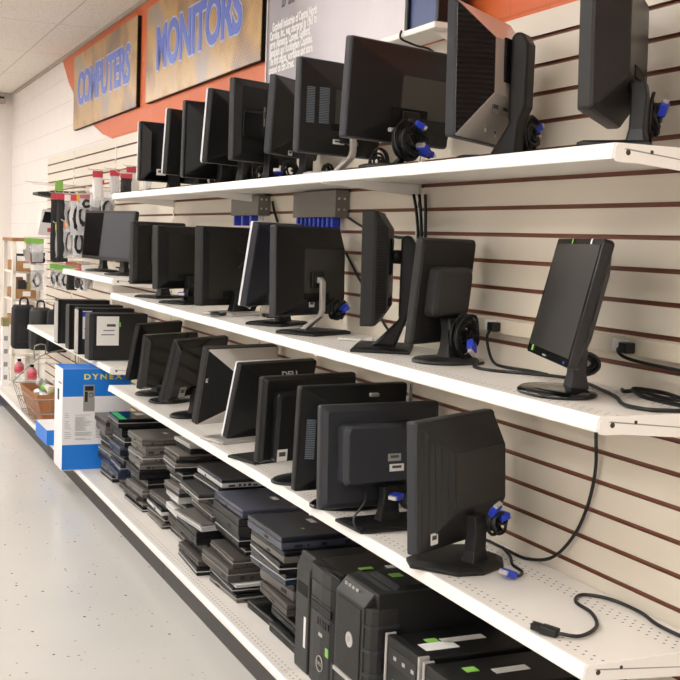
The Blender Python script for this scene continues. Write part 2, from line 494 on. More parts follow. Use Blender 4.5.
sign('bronze COMPUTERS sign on the orange wall, farther of the two', 7.37, 5.325, 2.307, 2.873, 'COMPUTERS', 7.20, 5.49, 2.59)
sign('bronze MONITORS sign on the orange wall beside the lilac poster', 5.075, 3.03, 2.303, 2.868, 'MONITORS', 4.84, 3.30, 2.58)
t = thing('wall_poster', 'large faded lilac poster with white text on the orange wall', 'poster', (2.27, 0, 2.17))
MB().box(-.675, .675, -.020, .004, 0, .74).build('print', 'poster', t)
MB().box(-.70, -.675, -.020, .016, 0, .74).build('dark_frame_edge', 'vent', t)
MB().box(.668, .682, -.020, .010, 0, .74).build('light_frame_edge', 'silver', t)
lines = ['   Goodwill Industries of Central North', 'Carolina, Inc., was chartered in 1963 to', 'serve Alamance, Caswell, Guilford,', 'Randolph and Rockingham Counties.', 'The first offices, workshop and store', 'opened on Elm Street.']
for i, ln in enumerate(lines):
    text('text_line', ln, .050, 'white', t, frame((.645, .0046, .250 - i * .036), (-1, 0, 0), (0, 0, 1)), .66, .0004, .0014, 'LEFT')
text('script_heading', 'to  the  Dream', .085, 'charcoal', t, frame((.52, .0046, .345), (-1, 0, 0), (0, 0, 1)), .66, .0004, 0, 'LEFT', .35)
text('script_heading', 'Welcome', .085, 'charcoal', t, frame((.62, .0046, .43), (-1, 0, 0), (0, 0, 1)), .66, .0004, 0, 'LEFT', .35)
# pale house print on the poster
mb = MB().box(-.30, -.02, .0042, .0048, .36, .70).box(-.56, -.36, .0042, .0048, .36, .66)
mb.build('faint_picture', 'poster', t)

# ------------------------------------------------------------------ cable helpers
def coil_pts(c, r, turns, axis='y', seed=0, sq=1.0):
    # a folded bundle: every turn has its own centre, size and slant
    rd = random.Random(seed); pts = []
    for k in range(turns):
        q = rd.uniform(.50, 1.15); ex = rd.uniform(.6, 1.15); ph = rd.uniform(-.6, .6)
        ou, ov, oj = rd.uniform(-.3, .3) * r * (1.05 - q), rd.uniform(-.3, .3) * r * (1.05 - q), rd.uniform(-.42, .42) * r
        for i in range(8):
            a = 2 * math.pi * i / 8 + ph
            u, v = ou + r * q * math.cos(a), (ov + r * q * ex * math.sin(a)) * sq; j = oj + rd.uniform(-.12, .12) * r
            pts.append({'y': (c[0] + u, c[1] + j, c[2] + v), 'x': (c[0] + j, c[1] + u, c[2] + v), 'z': (c[0] + u, c[1] + v, c[2] + abs(j) * .6)}[axis])
    return pts
def plug(parent, p, dirx, mat='blue', s=1.0, name='vga_plug'):
    M = frame(p, dirx, Vector((0, 0, 1)) if abs(Vector(dirx).normalized().z) < .8 else Vector((0, 1, 0)))
    x = Vector(dirx).normalized(); z = Vector((0, 0, 1)) if abs(x.z) < .8 else Vector((0, 1, 0))
    yv = (z - x * z.dot(x)).normalized()
    M = frame(p, x, yv)
    b = MB().box(-.030 * s, 0, -.009 * s, .009 * s, -.017 * s, .017 * s)
    o = b.build(name, mat, parent, M, bev=.003 * s)
    MB().box(0.0002, .008 * s, -.006 * s, .006 * s, -.014 * s, .014 * s).build('connector_shell', 'steel', o, bev=.001)
    MB().tube([(-.030 * s, 0, 0), (-.05 * s, 0, 0)], .005 * s, smooth=0).build('strain_relief', 'cable', o)
    return o

# ------------------------------------------------------------------ monitors
def rect(x0, x1, z0, z1, y): return [(x0, y, z0), (x1, y, z0), (x1, y, z1), (x0, y, z1)]
def rrect(x0, x1, z0, z1, y, r, n=4):
    out = []
    for cx, cz, a in ((x1 - r, z0 + r, -90), (x1 - r, z1 - r, 0), (x0 + r, z1 - r, 90), (x0 + r, z0 + r, 180)):
        for i in range(n + 1):
            q = R(a + 90 * i / n); out.append((cx + r * math.cos(q), y, cz + r * math.sin(q)))
    return out

def monitor(label, group, x, y, z, a, tilt, w, h, gap, name='monitor', tb=.026, bm='black', trim=None, back=(.012, .030, .07, .07, .06, .06), bk='black',
            box=None, boxm=None, vents=None, neck='post', nm='black', base=('rect', .24, .19), basem=None, by=-.05, hz=.42, labels=(), txt=None,
            screen='screen', bar=None, bundle=None, plugs=(), ridges=False, ports=True, cords=(), coff=.022, fstick=(), plate=None, foot_shift=0.0):
    # label, pose, then the look of bezel, housing and stand
    t = thing(name, label, 'monitor', (x, y, z + .0008), R(a - 90), group)
    T = Matrix.Translation((0, 0, gap)) @ Matrix.Rotation(R(tilt), 4, 'X')
    hw = w / 2
    bz = MB().loft([rrect(-hw, hw, 0, h, 0, .008), rrect(-hw, hw, 0, h, -tb * .75, .010), rrect(-hw + .003, hw - .003, .003, h - .003, -tb, .010)])
    bezel = bz.build('bezel', bm, t, T, bev=.0015)
    for (fx, fz, sx, sz, fm2) in fstick:
        MB().box(-hw + w * fx - sx / 2, -hw + w * fx + sx / 2, .0013, .0019, h * fz - sz / 2, h * fz + sz / 2).build('sticker', fm2, t, T)
    if trim:
        MB().loft([rrect(-hw - .0005, hw + .0005, -.0005, h + .0005, .008, .008), rrect(-hw - .0005, hw + .0005, -.0005, h + .0005, .0002, .008)]).build('front_trim', trim, t, T)
    fy = .008 if trim else 0
    MB().box(-hw + .014, hw - .014, fy + .0002, fy + .0012, .020, h - .014).build('screen', screen, t, T)
    m, d, il, ir, it, ib = back
    yb = -tb - d
    if d > 0:
        A = (-hw + m, hw - m, m, h - m); B = (-hw + il, hw - ir, ib, h - it)
        hs = MB().loft([rrect(*A, -tb + .0005, .006), rrect(*B, yb, .012)], cap=(False, True))
        cover = hs.build('back_cover', bk, t, T, bev=.004)
        if plate: MB().loft([rrect(B[0] + .006, B[1] - .006, B[2] + .006, B[3] - .006, yb + .0002, .010), rrect(B[0] + .006, B[1] - .006, B[2] + .006, B[3] - .006, yb - .0012, .010)]).build('back_sheen', plate, cover)  # lighter rear face: its reflected light is painted, not a separate part
    else:
        A = B = (-hw + .02, hw - .02, .02, h - .02); cover = bezel; yb = -tb
    if ridges:
        mb = MB()
        for i in range(5):
            f = (i + .7) / 5.6
            xx = A[0] + (B[0] - A[0]) * f; yy = -tb + (yb + tb) * f
            mb.box(xx - .0018, xx + .0018, yy - .0016, yy + .004, A[2] + (B[2] - A[2]) * f + .012, A[3] + (B[3] - A[3]) * f - .012)
        mb.build('side_rib', bk, cover)
    if vents in ('louvre', 'side_panel'):       # black louvred side panel along the left slope
        nl2 = 26 if vents == 'louvre' else 0
        mb = MB(); n = nl2
        za, zb2 = A[2] + .012, A[3] - .012
        q = []
        for f, e in ((.0, .0), (.985, .0)):
            xx = A[0] + (B[0] - A[0]) * f; yy = -tb + (yb + tb) * f
            l0 = A[2] + (B[2] - A[2]) * f; l1 = A[3] + (B[3] - A[3]) * f
            q.append((xx, yy, l0 + .003, l1 - .003))
        (xa, ya, a0, a1), (xb, yb2, b0, b1) = q
        nx, ny = (ya - yb2), -(xb - xa); nl = math.hypot(nx, ny); nx, ny = -abs(nx) / nl, -abs(ny) / nl
        e = .0015
        mb.loft([[(xa + nx * e, ya + ny * e, a0), (xb + nx * e, yb2 + ny * e, b0), (xb + nx * e, yb2 + ny * e, b1), (xa + nx * e, ya + ny * e, a1)],
                 [(xa, ya, a0), (xb, yb2, b0), (xb, yb2, b1), (xa, ya, a1)]], 0)
        for i in range(n):
            zz = a0 + (a1 - a0) * (i + .5) / n
            # slat clipped to the tapered panel
            def edge(zq):
                lo, hi = 0.0, 1.0
                for f in [k / 20 for k in range(21)]:
                    if a0 + (b0 - a0) * f <= zq <= a1 + (b1 - a1) * f: hi = f
                return hi
            f1 = edge(zz)
            if f1 < .1: continue
            x1, y1 = xa + (xb - xa) * f1, ya + (yb2 - ya) * f1
            mb.loft([[(xa + nx * .004, ya + ny * .004, zz - .002), (x1 + nx * .004, y1 + ny * .004, zz - .002), (x1 + nx * e, y1 + ny * e, zz + .003), (xa + nx * e, ya + ny * e, zz + .003)],
                     [(xa, ya, zz - .003), (x1, y1, zz - .003), (x1, y1, zz + .002), (xa, ya, zz + .002)]], 1)
        mb.build('louvre_panel', ['vent', 'black'], cover)
    elif vents in ('slots', 'left'):
        mb = MB(); n = 22 if vents == 'slots' else 30
        lo, hi = (.32, .70) if vents == 'slots' else (.12, .88)
        for i in range(n):
            zz = h * (lo + (hi - lo) * i / n)
            for (f0, f1) in (((.18, .42), (.56, .86)) if vents == 'slots' else ((.08, .92),)):
                x_0, y_0 = A[0] + (B[0] - A[0]) * f0, -tb + (yb + tb) * f0
                x_1, y_1 = A[0] + (B[0] - A[0]) * f1, -tb + (yb + tb) * f1
                mb.loft([[(x_0, y_0 - .0012, zz), (x_1, y_1 - .0012, zz), (x_1 - .0012, y_1 - .0005, zz + .0032), (x_0 - .0012, y_0 - .0005, zz + .0032)],
                         [(x_0, y_0 + .002, zz), (x_1, y_1 + .002, zz), (x_1, y_1 + .002, zz + .0032), (x_0, y_0 + .002, zz + .0032)]], 0)
        mb.build('vent', 'vent_lit' if vents == 'slots' else 'soft_black', cover)
    ye = yb
    if box:
        fx0, fx1, fz0, fz1, bd = box
        bx = (-hw + w * fx0, -hw + w * fx1, h * fz0, h * fz1)
        MB().loft([rrect(*bx, yb + .0005, .018), rrect(*bx, yb - bd * .75, .018), rrect(bx[0] + .012, bx[1] - .012, bx[2] + .010, bx[3] - .010, yb - bd, .018)], cap=(False, True)).build('rear_housing', boxm or bk, t, T, bev=.002)
        ye = yb - bd
    for (fx, fz, sx, sz, lm) in labels:
        yy = (ye if box and box[0] < fx < box[1] and box[2] < fz < box[3] else yb) - .0002
        px, pz = -hw + w * fx, h * fz
        if pz < B[2] or px < B[0]:      # on the slope
            f = min((pz - A[2]) / max(B[2] - A[2], 1e-4), 1) if pz < B[2] else min((px - A[0]) / max(B[0] - A[0], 1e-4), 1)
            yy = -tb - d * f - .004
        lb = MB().box(px - sx / 2, px + sx / 2, yy - .0008, yy, pz - sz / 2, pz + sz / 2).build('sticker', lm, t, T)
        MB().box(px - sx * .32, px + sx * .32, yy - .0012, yy - .0009, pz - sz * .08, pz + sz * .28).build('print', 'print_ink' if lm != 'white' else 'label_grey', lb)
    if ports:
        mb = MB().box(-.07, .07, ye - .004, ye + .002, B[2] + .006, B[2] + .030) if not box else MB().box(-.05, .05, ye + .002, ye + .02, h * box[2] - .003, h * box[2] + .001)
        mb.build('port_panel', 'vent', t, T)
    if bar:
        MB().box(-hw + w * bar[0], -hw + w * bar[1], ye - .016, ye, h * bar[2], h * bar[2] + .012).build('hinge_bar', 'silver', t, T, bev=.003)
    if txt:
        s, fx, mat, sz = txt
        up = Vector((0, d, it - m)).normalized(); f = .55
        pos = (-hw + w * fx, -tb - d * f - .0012, h - m - (it - m) * f + .0005)
        text('brand_mark', s, sz, mat, t, T @ frame(pos, (1, 0, 0), up), 1.15, .0004, .0008)
    # ------------ stand
    bm2 = basem or nm
    kind, bx, byd = base
    th = .014
    if kind == 'oval':
        MB().lathe([(.5, 0), (.5, .006), (.47, .011), (.30, .015), (.12, .018), (.0005, .018)], 36, (0, by, 0), bx, byd).build('stand_base', bm2, t)
        th = .016
    elif kind == 'hex':
        q = [(-bx * .5, by + byd * .28), (-bx * .32, by + byd * .5), (bx * .32, by + byd * .5), (bx * .5, by + byd * .28), (bx * .40, by - byd * .32), (bx * .18, by - byd * .5), (-bx * .18, by - byd * .5), (-bx * .40, by - byd * .32)]
        MB().loft([[(px, py, 0) for px, py in q], [(px, py, .010) for px, py in q], [(px * .86, by + (py - by) * .84, .020) for px, py in q]]).build('stand_base', bm2, t, bev=.002)
        th = .019
    else:
        MB().loft([[(-bx / 2, by - byd / 2, 0), (bx / 2, by - byd / 2, 0), (bx / 2, by + byd / 2, 0), (-bx / 2, by + byd / 2, 0)],
                   [(-bx / 2, by - byd / 2, .008), (bx / 2, by - byd / 2, .008), (bx / 2, by + byd / 2, .008), (-bx / 2, by + byd / 2, .008)],
                   [(-bx * .44, by - byd * .42, .014), (bx * .44, by - byd * .42, .014), (bx * .44, by + byd * .42, .014), (-bx * .44, by + byd * .42, .014)]]).build('stand_base', bm2, t, bev=.002)
        th = .013
    H = T @ Vector((0, ye, h * hz))
    if neck == 'post':
        H = T @ (Vector((0, yb - box[4] * .5, h * box[2] - .035)) if box else Vector((0, ye, max(B[2] * .55, h * .10))))
        w0, w1 = .030, .026
        yn = H.y - .012
        MB().loft([[(-w0 - .008, yn - .022, th - .002), (w0 + .008, yn - .022, th - .002), (w0 + .008, yn + .022, th - .002), (-w0 - .008, yn + .022, th - .002)],
                   [(-w0, yn - .016, th + .03), (w0, yn - .016, th + .03), (w0, yn + .016, th + .03), (-w0, yn + .016, th + .03)],
                   [(-w1, H.y - .030, H.z), (w1, H.y - .030, H.z), (w1, H.y + .004, H.z), (-w1, H.y + .004, H.z)],
                   [(-w1, H.y - .024, H.z + .030), (w1, H.y - .024, H.z + .030), (w1, H.y + .010, H.z + .030), (-w1, H.y + .010, H.z + .030)]]).build('stand_neck', nm, t, bev=.004)
    elif neck == 'arm':
        sw2 = .012; q = [(H.y + .006, H.z + .012), (H.y - .020, H.z + .010), (H.y - .034, H.z - .006), (H.y - .036, .085), (H.y - .030, .062), (by + .03, th - .001), (by + .055, th - .001), (H.y - .018, .070), (H.y - .024, .088), (H.y - .022, H.z - .010), (H.y + .006, H.z - .012)]
        MB().prism(q, 'x', -sw2, sw2).build('stand_arm', nm, t, bev=.003)
        MB().box(-.034, .034, H.y - .012, H.y + .004, H.z - .03, H.z + .03).build('hinge_plate', 'black', t, bev=.004)
    elif neck == 'column':
        H = T @ Vector((0, ye, h * hz)); yc = H.y - coff
        top = (T @ Vector((0, ye, h))).z * .78 + .01
        q = [(yc, .11), (yc, top), (yc - .010, top + .014), (yc - .030, top + .012), (yc - .046, top - .015), (yc - .046, .14), (yc - .030, .105), (by - .04, th - .001), (by + .035, th - .001), (yc - .004, .10)]
        MB().prism(q, 'x', -.031, .031).build('stand_column', nm, t, bev=.009, seg=3)
        MB().box(-.05, .05, H.y - .006, H.y + .003, H.z - .055, H.z + .055).build('mount_plate', 'vent', t, bev=.003)
        mbl = MB().tube([(0, H.y, H.z), (0, yc, H.z)], .021, 16, smooth=0); mbl.build('swivel_mount', 'soft_black', t)
    if foot_shift:
        for ch in t.children:
            if ch.name.split('.')[0] in ('stand_neck', 'stand_base'): ch.location.x += foot_shift
    if bundle:
        bx0, byy, bz0, br, tn, ax = bundle
        MB().tube(coil_pts((bx0, byy, bz0), br, tn, ax, int(x * 1000)), .0042, 6, smooth=3).build('coiled_cable', 'cable', t)
        MB().tube([(bx0 + br * .78 + .016 * math.cos(q * .785), byy + .45 * br * math.sin(q * .785), bz0 + .004 * math.sin(q)) for q in range(8)], .0035, 6, smooth=2, closed=True).build('cable_tie', 'cable_white' if int(x * 100) % 3 == 0 else 'cable', t)
    for (px, py, pz, dx) in plugs: plug(t, (px, py, pz), dx)
    for pts in cords: MB().tube(pts, .0038, 7, smooth=6).build('video_cable', 'cable', t)
    return t

GT, GM, GB = 'monitors on the top shelf', 'monitors on the middle shelf', 'monitors on the lower shelf'
# top shelf, near end to far end
monitor('black monitor with deep sloped back, nearest on the top shelf', GT, .245, .222, ZT, 44, -1.5, .385, .315, .070, plate='sheen_dark', tb=.032, back=(.004, .062, .055, .055, .05, .075), bk='soft_black', bm='charcoal', trim=None,
        neck='post', base=('rect', .20, .15), by=-.07, foot_shift=-.055, bundle=(.088, -.104, .080, .056, 18, 'y'), plugs=[(.060, -.145, .115, (-.3, -.3, .9))])
monitor('silver-backed monitor with black louvred side and thick column stand', GT, .752, .224, ZT, 36.4, -1.4, .362, .332, .052, tb=.026, bm='slate', trim=None, back=(.003, .072, .075, .075, .085, .11), bk='warm_silver', vents='louvre',
        neck='column', nm='soft_black', base=('rect', .24, .16), by=-.085, hz=.60, coff=.008, labels=[(.34, .24, .045, .030, 'label_grey'), (.52, .24, .05, .025, 'molding'), (.37, .10, .012, .022, 'label'), (.58, .08, .015, .022, 'label')],
        bundle=(.072, -.118, .080, .050, 16, 'y'), plugs=[(.125, -.128, .105, (.8, -.3, .45))], ports=False)
monitor('large wide black monitor beside the silver-backed one', GT, 1.215, .232, ZT, 18, 3.2, .425, .284, .079, plate='sheen_grey', bm='slate', back=(.006, .038, .17, .03, .085, .07), bk='soft_black', bar=(.30, .62, .10),
        neck='arm', nm='black', base=('rect', .22, .16), by=-.055, hz=.22, bundle=(-.045, -.125, .080, .056, 18, 'y'), plugs=[(-.03, -.155, .115, (.6, -.3, -.3)), (-.045, -.165, .062, (-.8, -.1, .6)), (.0, -.160, .040, (.9, -.1, -.2))])
monitor('black monitor with rows of vent slots, left of the widest top one', GT, 1.729, .195, ZT, 17.2, .5, .360, .309, .071, plate='sheen_dark', bm='slate', back=(.006, .040, .115, .03, .09, .07), bk='soft_black', vents='slots', labels=[(.42, .14, .05, .016, 'label'), (.60, .14, .045, .014, 'label_grey')],
        neck='arm', nm='silver', base=('rect', .22, .16), by=-.05, hz=.22, bundle=(.11, -.10, .06, .035, 5, 'y'))
monitor('plain black monitor, fifth from the near end of the top shelf', GT, 2.193, .181, ZT, 40, 3.4, .372, .283, .092, bm='slate', back=(.006, .036, .10, .05, .07, .06), bk='black', neck='post', base=('oval', .22, .17), by=-.06, bundle=(.08, -.12, .05, .03, 4, 'y'), labels=[(.36, .05, .03, .02, 'label')])
monitor('flat-backed black monitor with a square port recess, sixth on top shelf', GT, 2.450, .195, ZT, 24.9, -.6, .360, .315, .079, bm='charcoal', back=(.006, .016, .03, .03, .03, .03), bk='soft_black', box=(.10, .44, .28, .62, .006), boxm='black', neck='post', base=('oval', .22, .17), by=-.05, bundle=(.05, -.11, .055, .042, 8, 'y'), plugs=[(-.03, -.12, .05, (-.6, -.4, .2))], labels=[(.40, .56, .008, .075, 'label_grey')])
monitor('silver-edged black monitor, seventh from the near end of top shelf', GT, 2.810, .201, ZT, 29.4, 4.9, .360, .303, .088, bundle=(.06, -.11, .055, .042, 8, 'y'), trim='white_trim', back=(.006, .036, .12, .05, .08, .06), neck='post', base=('oval', .22, .17), by=-.055)
monitor('dull black monitor with flat top edge between two silver-edged ones', GT, 3.075, .195, ZT, 12, 1.7, .333, .333, .038, back=(.010, .060, .11, .06, .09, .08), bk='soft_black', neck='post', base=('rect', .22, .16), by=-.075, bundle=(.09, -.13, .05, .04, 7, 'y'))
monitor('silver-edged black monitor with side ports, second from top shelf far end', GT, 3.430, .200, ZT, 28.1, 4.1, .350, .301, .064, bundle=(.06, -.12, .055, .04, 7, 'y'), trim='white_trim', back=(.006, .030, .07, .05, .07, .06), box=(.16, .30, .18, .80, .012), boxm='charcoal', neck='post', base=('oval', .22, .17), by=-.055)
monitor('silver-edged black monitor at the far end of the top shelf', GT, 3.842, .195, ZT, 12, .8, .336, .294, .048, trim='white_trim', back=(.008, .032, .045, .05, .05, .05), bk='gloss', neck='post', base=('rect', .22, .16), by=-.06, labels=[(.30, .16, .05, .03, 'label')])
# middle shelf
monitor('lone dark monitor turned towards the aisle, nearest on the middle shelf', GM, .338, .250, ZM, 69.3, 13, .398, .286, .078, bm='gloss', fstick=[(.62, .975, .012, .012, 'green'), (.22, .975, .010, .012, 'label'), (.86, .05, .016, .014, 'green'), (.55, .025, .030, .004, 'label_grey'), (.10, .03, .008, .006, 'blue')], back=(.012, .030, .08, .08, .06, .06), neck='post', nm='charcoal', base=('oval', .24, .18), basem='gloss', by=-.03, screen='smudge_screen',
        bundle=(.075, -.118, .062, .030, 12, 'x'))
monitor('slim black monitor with square rear box on round base, middle shelf', GM, 1.010, .182, ZM, 28.9, 5.4, .285, .296, .054, tb=.022, bm='charcoal', back=(.004, .004, .008, .008, .008, .008), bk='soft_black', box=(.15, .80, .27, .74, .038), boxm='charcoal', neck='post', nm='charcoal', base=('oval', .22, .18), by=-.05,
        bundle=(.030, -.080, .072, .056, 20, 'y'), plugs=[(-.02, -.145, .040, (-.5, -.3, -.8))])
monitor('black monitor seen edge-on with ribbed back and slanted column stand', GM, 1.345, .238, ZM, 60, -.7, .345, .343, .081, tb=.046, bm='soft_black', coff=.032, back=(.006, .030, .03, .03, .05, .05), bk='charcoal', vents='left', neck='column', nm='soft_black', base=('rect', .26, .18), by=-.06, hz=.60, bundle=None)
monitor('black monitor with curved silver arm stand and sloped back', GM, 1.912, .214, ZM, 30.1, -1.4, .380, .315, .063, plate='sheen_dark', bm='slate', back=(.006, .032, .115, .02, .075, .05), bk='black', neck='arm', nm='silver', base=('rect', .22, .17), basem='black', by=-.05, hz=.40, labels=[(.44, .13, .03, .022, 'label'), (.60, .2, .028, .045, 'blue')],
        bundle=(.100, -.080, .085, .044, 14, 'y'), plugs=[(.10, -.12, .10, (.7, -.3, .6))])
monitor('silver-edged blue-black monitor leaning beside the silver arm stand', GM, 2.308, .210, ZM, 40.1, 8.5, .393, .318, .076, trim='white_trim', bm='navy', back=(.008, .035, .10, .05, .06, .06), bk='navy', neck='post', base=('rect', .22, .16), by=-.055, bundle=(-.09, -.09, .035, .04, 4, 'z'))
monitor('thick-edged black monitor with tangled cables behind, middle shelf', GM, 2.855, .195, ZM, 27.7, -.9, .373, .335, .037, tb=.045, bm='soft_black', trim=None, back=(.006, .012, .03, .03, .03, .03), bk='black', neck='post', base=('rect', .24, .17), basem='silver', by=-.075,
        cords=[[(-.02, -.07, .28), (.06, -.075, .26), (.13, -.07, .27)], [(.0, -.072, .20), (.05, -.08, .23), (.10, -.08, .16), (.15, -.07, .19)], [(.02, -.075, .03), (.06, -.09, .10), (.12, -.09, .13), (.16, -.08, .05)]], bundle=(.06, -.10, .045, .04, 5, 'y'))
monitor('black monitor with grey bezel edge, second from middle shelf far end', GM, 3.560, .200, ZM, 30.7, -1.5, .370, .302, .070, tb=.034, bm='charcoal', back=(.006, .025, .05, .03, .04, .04), neck='post', base=('rect', .22, .17), by=-.055, bundle=(-.03, -.10, .05, .038, 10, 'y'), plugs=[(-.09, -.10, .05, (-.6, -.5, .0))], labels=[(.62, .18, .05, .02, 'label')])
monitor('black monitor with narrow rear spine at the middle shelf far end', GM, 4.030, .193, ZM, 27.7, -.1, .370, .323, .070, bm='charcoal', back=(.006, .012, .02, .02, .02, .02), bk='soft_black', box=(.30, .52, .30, .80, .018), boxm='charcoal', neck='post', base=('rect', .24, .17), by=-.055)
# lower shelf
monitor('black monitor with ridged back on hexagonal base, nearest on lower shelf', GB, .762, .240, ZB, 27, -3.2, .378, .342, .052, plate='sheen_dark', tb=.030, bm='slate', back=(.006, .046, .105, .02, .085, .10), bk='charcoal', ridges=True, ports=False, neck='post', nm='soft_black', base=('hex', .27, .22), by=-.035, labels=[(.13, .115, .032, .030, 'label')],
        plugs=[(.035, -.125, .165, (-.2, -.5, .8)), (.085, -.125, .135, (.85, -.3, .2))], bundle=(.055, -.115, .115, .030, 7, 'y'))
monitor('grey-black monitor with big rounded rear box, second on lower shelf', GB, 1.241, .223, ZB, 4, -2.5, .415, .313, .044, tb=.024, bm='slate', back=(.004, .010, .02, .02, .02, .02), bk='slate', box=(.12, .96, .24, .82, .055), boxm='slate', neck='post', nm='soft_black', base=('rect', .28, .16), by=-.075, labels=[(.52, .50, .045, .022, 'label_grey'), (.54, .40, .05, .022, 'label')],
        plugs=[(-.015, -.125, .092, (-.8, -.3, -.1))], cords=[[(-.085, -.075, .118), (-.11, -.12, .085), (-.150, -.13, .040), (-.135, -.15, .0062), (-.06, -.168, .0062), (.07, -.175, .0062), (.16, -.15, .0062)], [(.03, -.12, .095), (.07, -.10, .11), (.09, -.08, .12)]], bundle=(.04, -.125, .075, .022, 5, 'y'))
monitor('wide black monitor with lit vent slots and oval base, lower shelf', GB, 1.484, .220, ZB, 6, 3.4, .400, .339, .050, bm='black', back=(.005, .042, .12, .03, .07, .09), bk='black', vents='slots', neck='post', base=('oval', .30, .19), basem='gloss', by=-.05, bar=(.56, .64, .91))
monitor('black monitor with bulging curved back and white label, lower shelf', GB, 1.863, .222, ZB, 13.4, 3.8, .404, .301, .073, bm='black', back=(.004, .012, .012, .012, .012, .012), box=(.10, .97, .03, .84, .032), boxm='black', neck='post', base=('oval', .30, .18), by=-.05, labels=[(.17, .11, .042, .042, 'label')],
        cords=[[(-.06, -.06, .08), (-.065, -.09, .04), (-.03, -.11, .008), (.05, -.12, .008)]])
monitor('silver-edged black monitor with grey brand mark on its back', GB, 2.266, .227, ZB, 17.5, 15.3, .372, .303, .091, trim='white_trim', back=(.006, .036, .11, .04, .075, .06), neck='post', nm='silver', base=('rect', .26, .17), basem='soft_black', by=-.045, txt=('DELL', .62, 'label', .034), cords=[[(-.02, -.06, .08), (-.05, -.09, .04), (-.06, -.10, .008), (-.02, -.12, .008)]])
monitor('silver-backed monitor with a round brand mark and silver strut stand', GB, 2.690, .226, ZB, 17.2, 12.5, .364, .330, .078, tb=.040, bm='black', back=(.003, .100, .125, .075, .10, .12), bk='warm_silver', vents='side_panel', neck='arm', nm='silver', base=('rect', .24, .17), basem='silver', by=-.06, hz=.20, txt=('hp', .66, 'molding', .034), labels=[(.03, .60, .012, .016, 'label')])
monitor('leaning black monitor with a white label, third from lower far end', GB, 3.319, .230, ZB, 35.1, 16.2, .390, .301, .085, bm='black', back=(.004, .022, .02, .03, .03, .03), bk='gloss', neck='post', base=('oval', .26, .18), by=-.05, labels=[(.26, .17, .045, .05, 'label_grey')], cords=[[(-.03, -.07, .07), (-.02, -.11, .03), (-.06, -.13, .008), (.03, -.14, .008)]])
monitor('leaning glossy black monitor, second from the lower shelf far end', GB, 3.790, .208, ZB, 29.9, 8.5, .372, .277, .075, bm='gloss', back=(.004, .020, .02, .02, .02, .02), bk='gloss', neck='post', base=('oval', .24, .18), by=-.05, hz=.3)
monitor('leaning black monitor at the lower shelf far end, beside the carton', GB, 4.060, .222, ZB, 40.6, 12.6, .400, .302, .090, bm='black', back=(.006, .026, .06, .04, .05, .05), bk='black', neck='post', base=('oval', .24, .18), by=-.05)
# far, front-facing pair
GF = 'front-facing monitors on the short far shelf'
monitor('front-facing monitor with blank grey screen on the short far shelf', GF, 4.865, .230, 1.262, 106.1, 6.7, .378, .296, .086, bm='black', screen='grey_screen', neck='post', base=('oval', .26, .20), by=-.06, bundle=(.08, -.09, .04, .03, 4, 'z'))
monitor('front-facing glossy dark monitor beside the grey-screened one', GF, 5.47, .225, 1.262, 101.7, 4.2, .373, .308, .080, bm='black', screen='dull_screen', neck='post', base=('oval', .26, .20), by=-.06, labels=[])

# ------------------------------------------------------------------ laptops
def laptop(label, x0, yf, z, th, w, d, base, lid, rz=0.0, stripe=None, ports=True, sticker=None, group='closed laptops stacked on the base deck'):
    # near front corner at (x0, yf); width runs along the shelf, depth towards the wall
    d = min(d, yf - .012)
    t = thing('laptop', label, 'laptop', (x0 + w / 2, yf - d / 2, z), rz, group)
    hw, hd = w / 2, d / 2
    e = .0012; zl = th * .60
    MB().loft([[(-hw + e * 3, -hd + e * 3, 0), (hw - e * 3, -hd + e * 3, 0), (hw - e * 3, hd - e * 3, 0), (-hw + e * 3, hd - e * 3, 0)],
               [(-hw, -hd, th * .2), (hw, -hd, th * .2), (hw, hd, th * .2), (-hw, hd, th * .2)],
               [(-hw, -hd, zl - e), (hw, -hd, zl - e), (hw, hd, zl - e), (-hw, hd, zl - e)]]).build('base', base, t, bev=.002)
    MB().loft([[(-hw + .001, -hd + .001, zl + .0004), (hw - .001, -hd + .001, zl + .0004), (hw - .001, hd - .001, zl + .0004), (-hw + .001, hd - .001, zl + .0004)],
               [(-hw, -hd, th - .004), (hw, -hd, th - .004), (hw, hd, th - .004), (-hw, hd, th - .004)],
               [(-hw + .004, -hd + .004, th - .0006), (hw - .004, -hd + .004, th - .0006), (hw - .004, hd - .004, th - .0006), (-hw + .004, hd - .004, th - .0006)]]).build('lid', lid, t, bev=.003)
    if stripe:
        MB().box(-hw - .0006, hw + .0006, -hd - .0006, hd + .0006, zl - .0042, zl - .0012).build('edge_band', stripe, t)
    if ports and th > .02:
        rd = random.Random(int(x0 * 977 + z * 3331)); mb = MB(); y = -hd + .02
        while y < hd - .04:
            wd = rd.choice((.009, .013, .020, .028)); hh = th * rd.uniform(.16, .28)
            if rd.random() < .75: mb.box(-hw - .0008, -hw + .001, y, y + wd, th * .18, th * .18 + hh)
            y += wd + rd.uniform(.006, .03)
        mb.build('side_port', 'port', t)
        mb = MB(); x = -hw + .05
        for i in range(1):
            q = rd.uniform(-hw + .03, hw - .08); mb.box(q, q + rd.uniform(.02, .05), hd - .001, hd + .0008, th * .2, th * .42)
        mb.build('front_latch', 'port', t)
    if sticker:
        for (sx, sy, lx, ly, m) in sticker:
            MB().box(sx - lx / 2, sx + lx / 2, sy - ly / 2, sy + ly / 2, th - .0005, th + .0002).build('sticker', m, t)
    return t
B_, C_, G_, S_, W_, N_, LV, DB, BR = 'black', 'charcoal', 'grey_lap', 'silver_lap', 'silver_lap', 'navy', 'lavender', 'dark_blue', 'brown_lap'
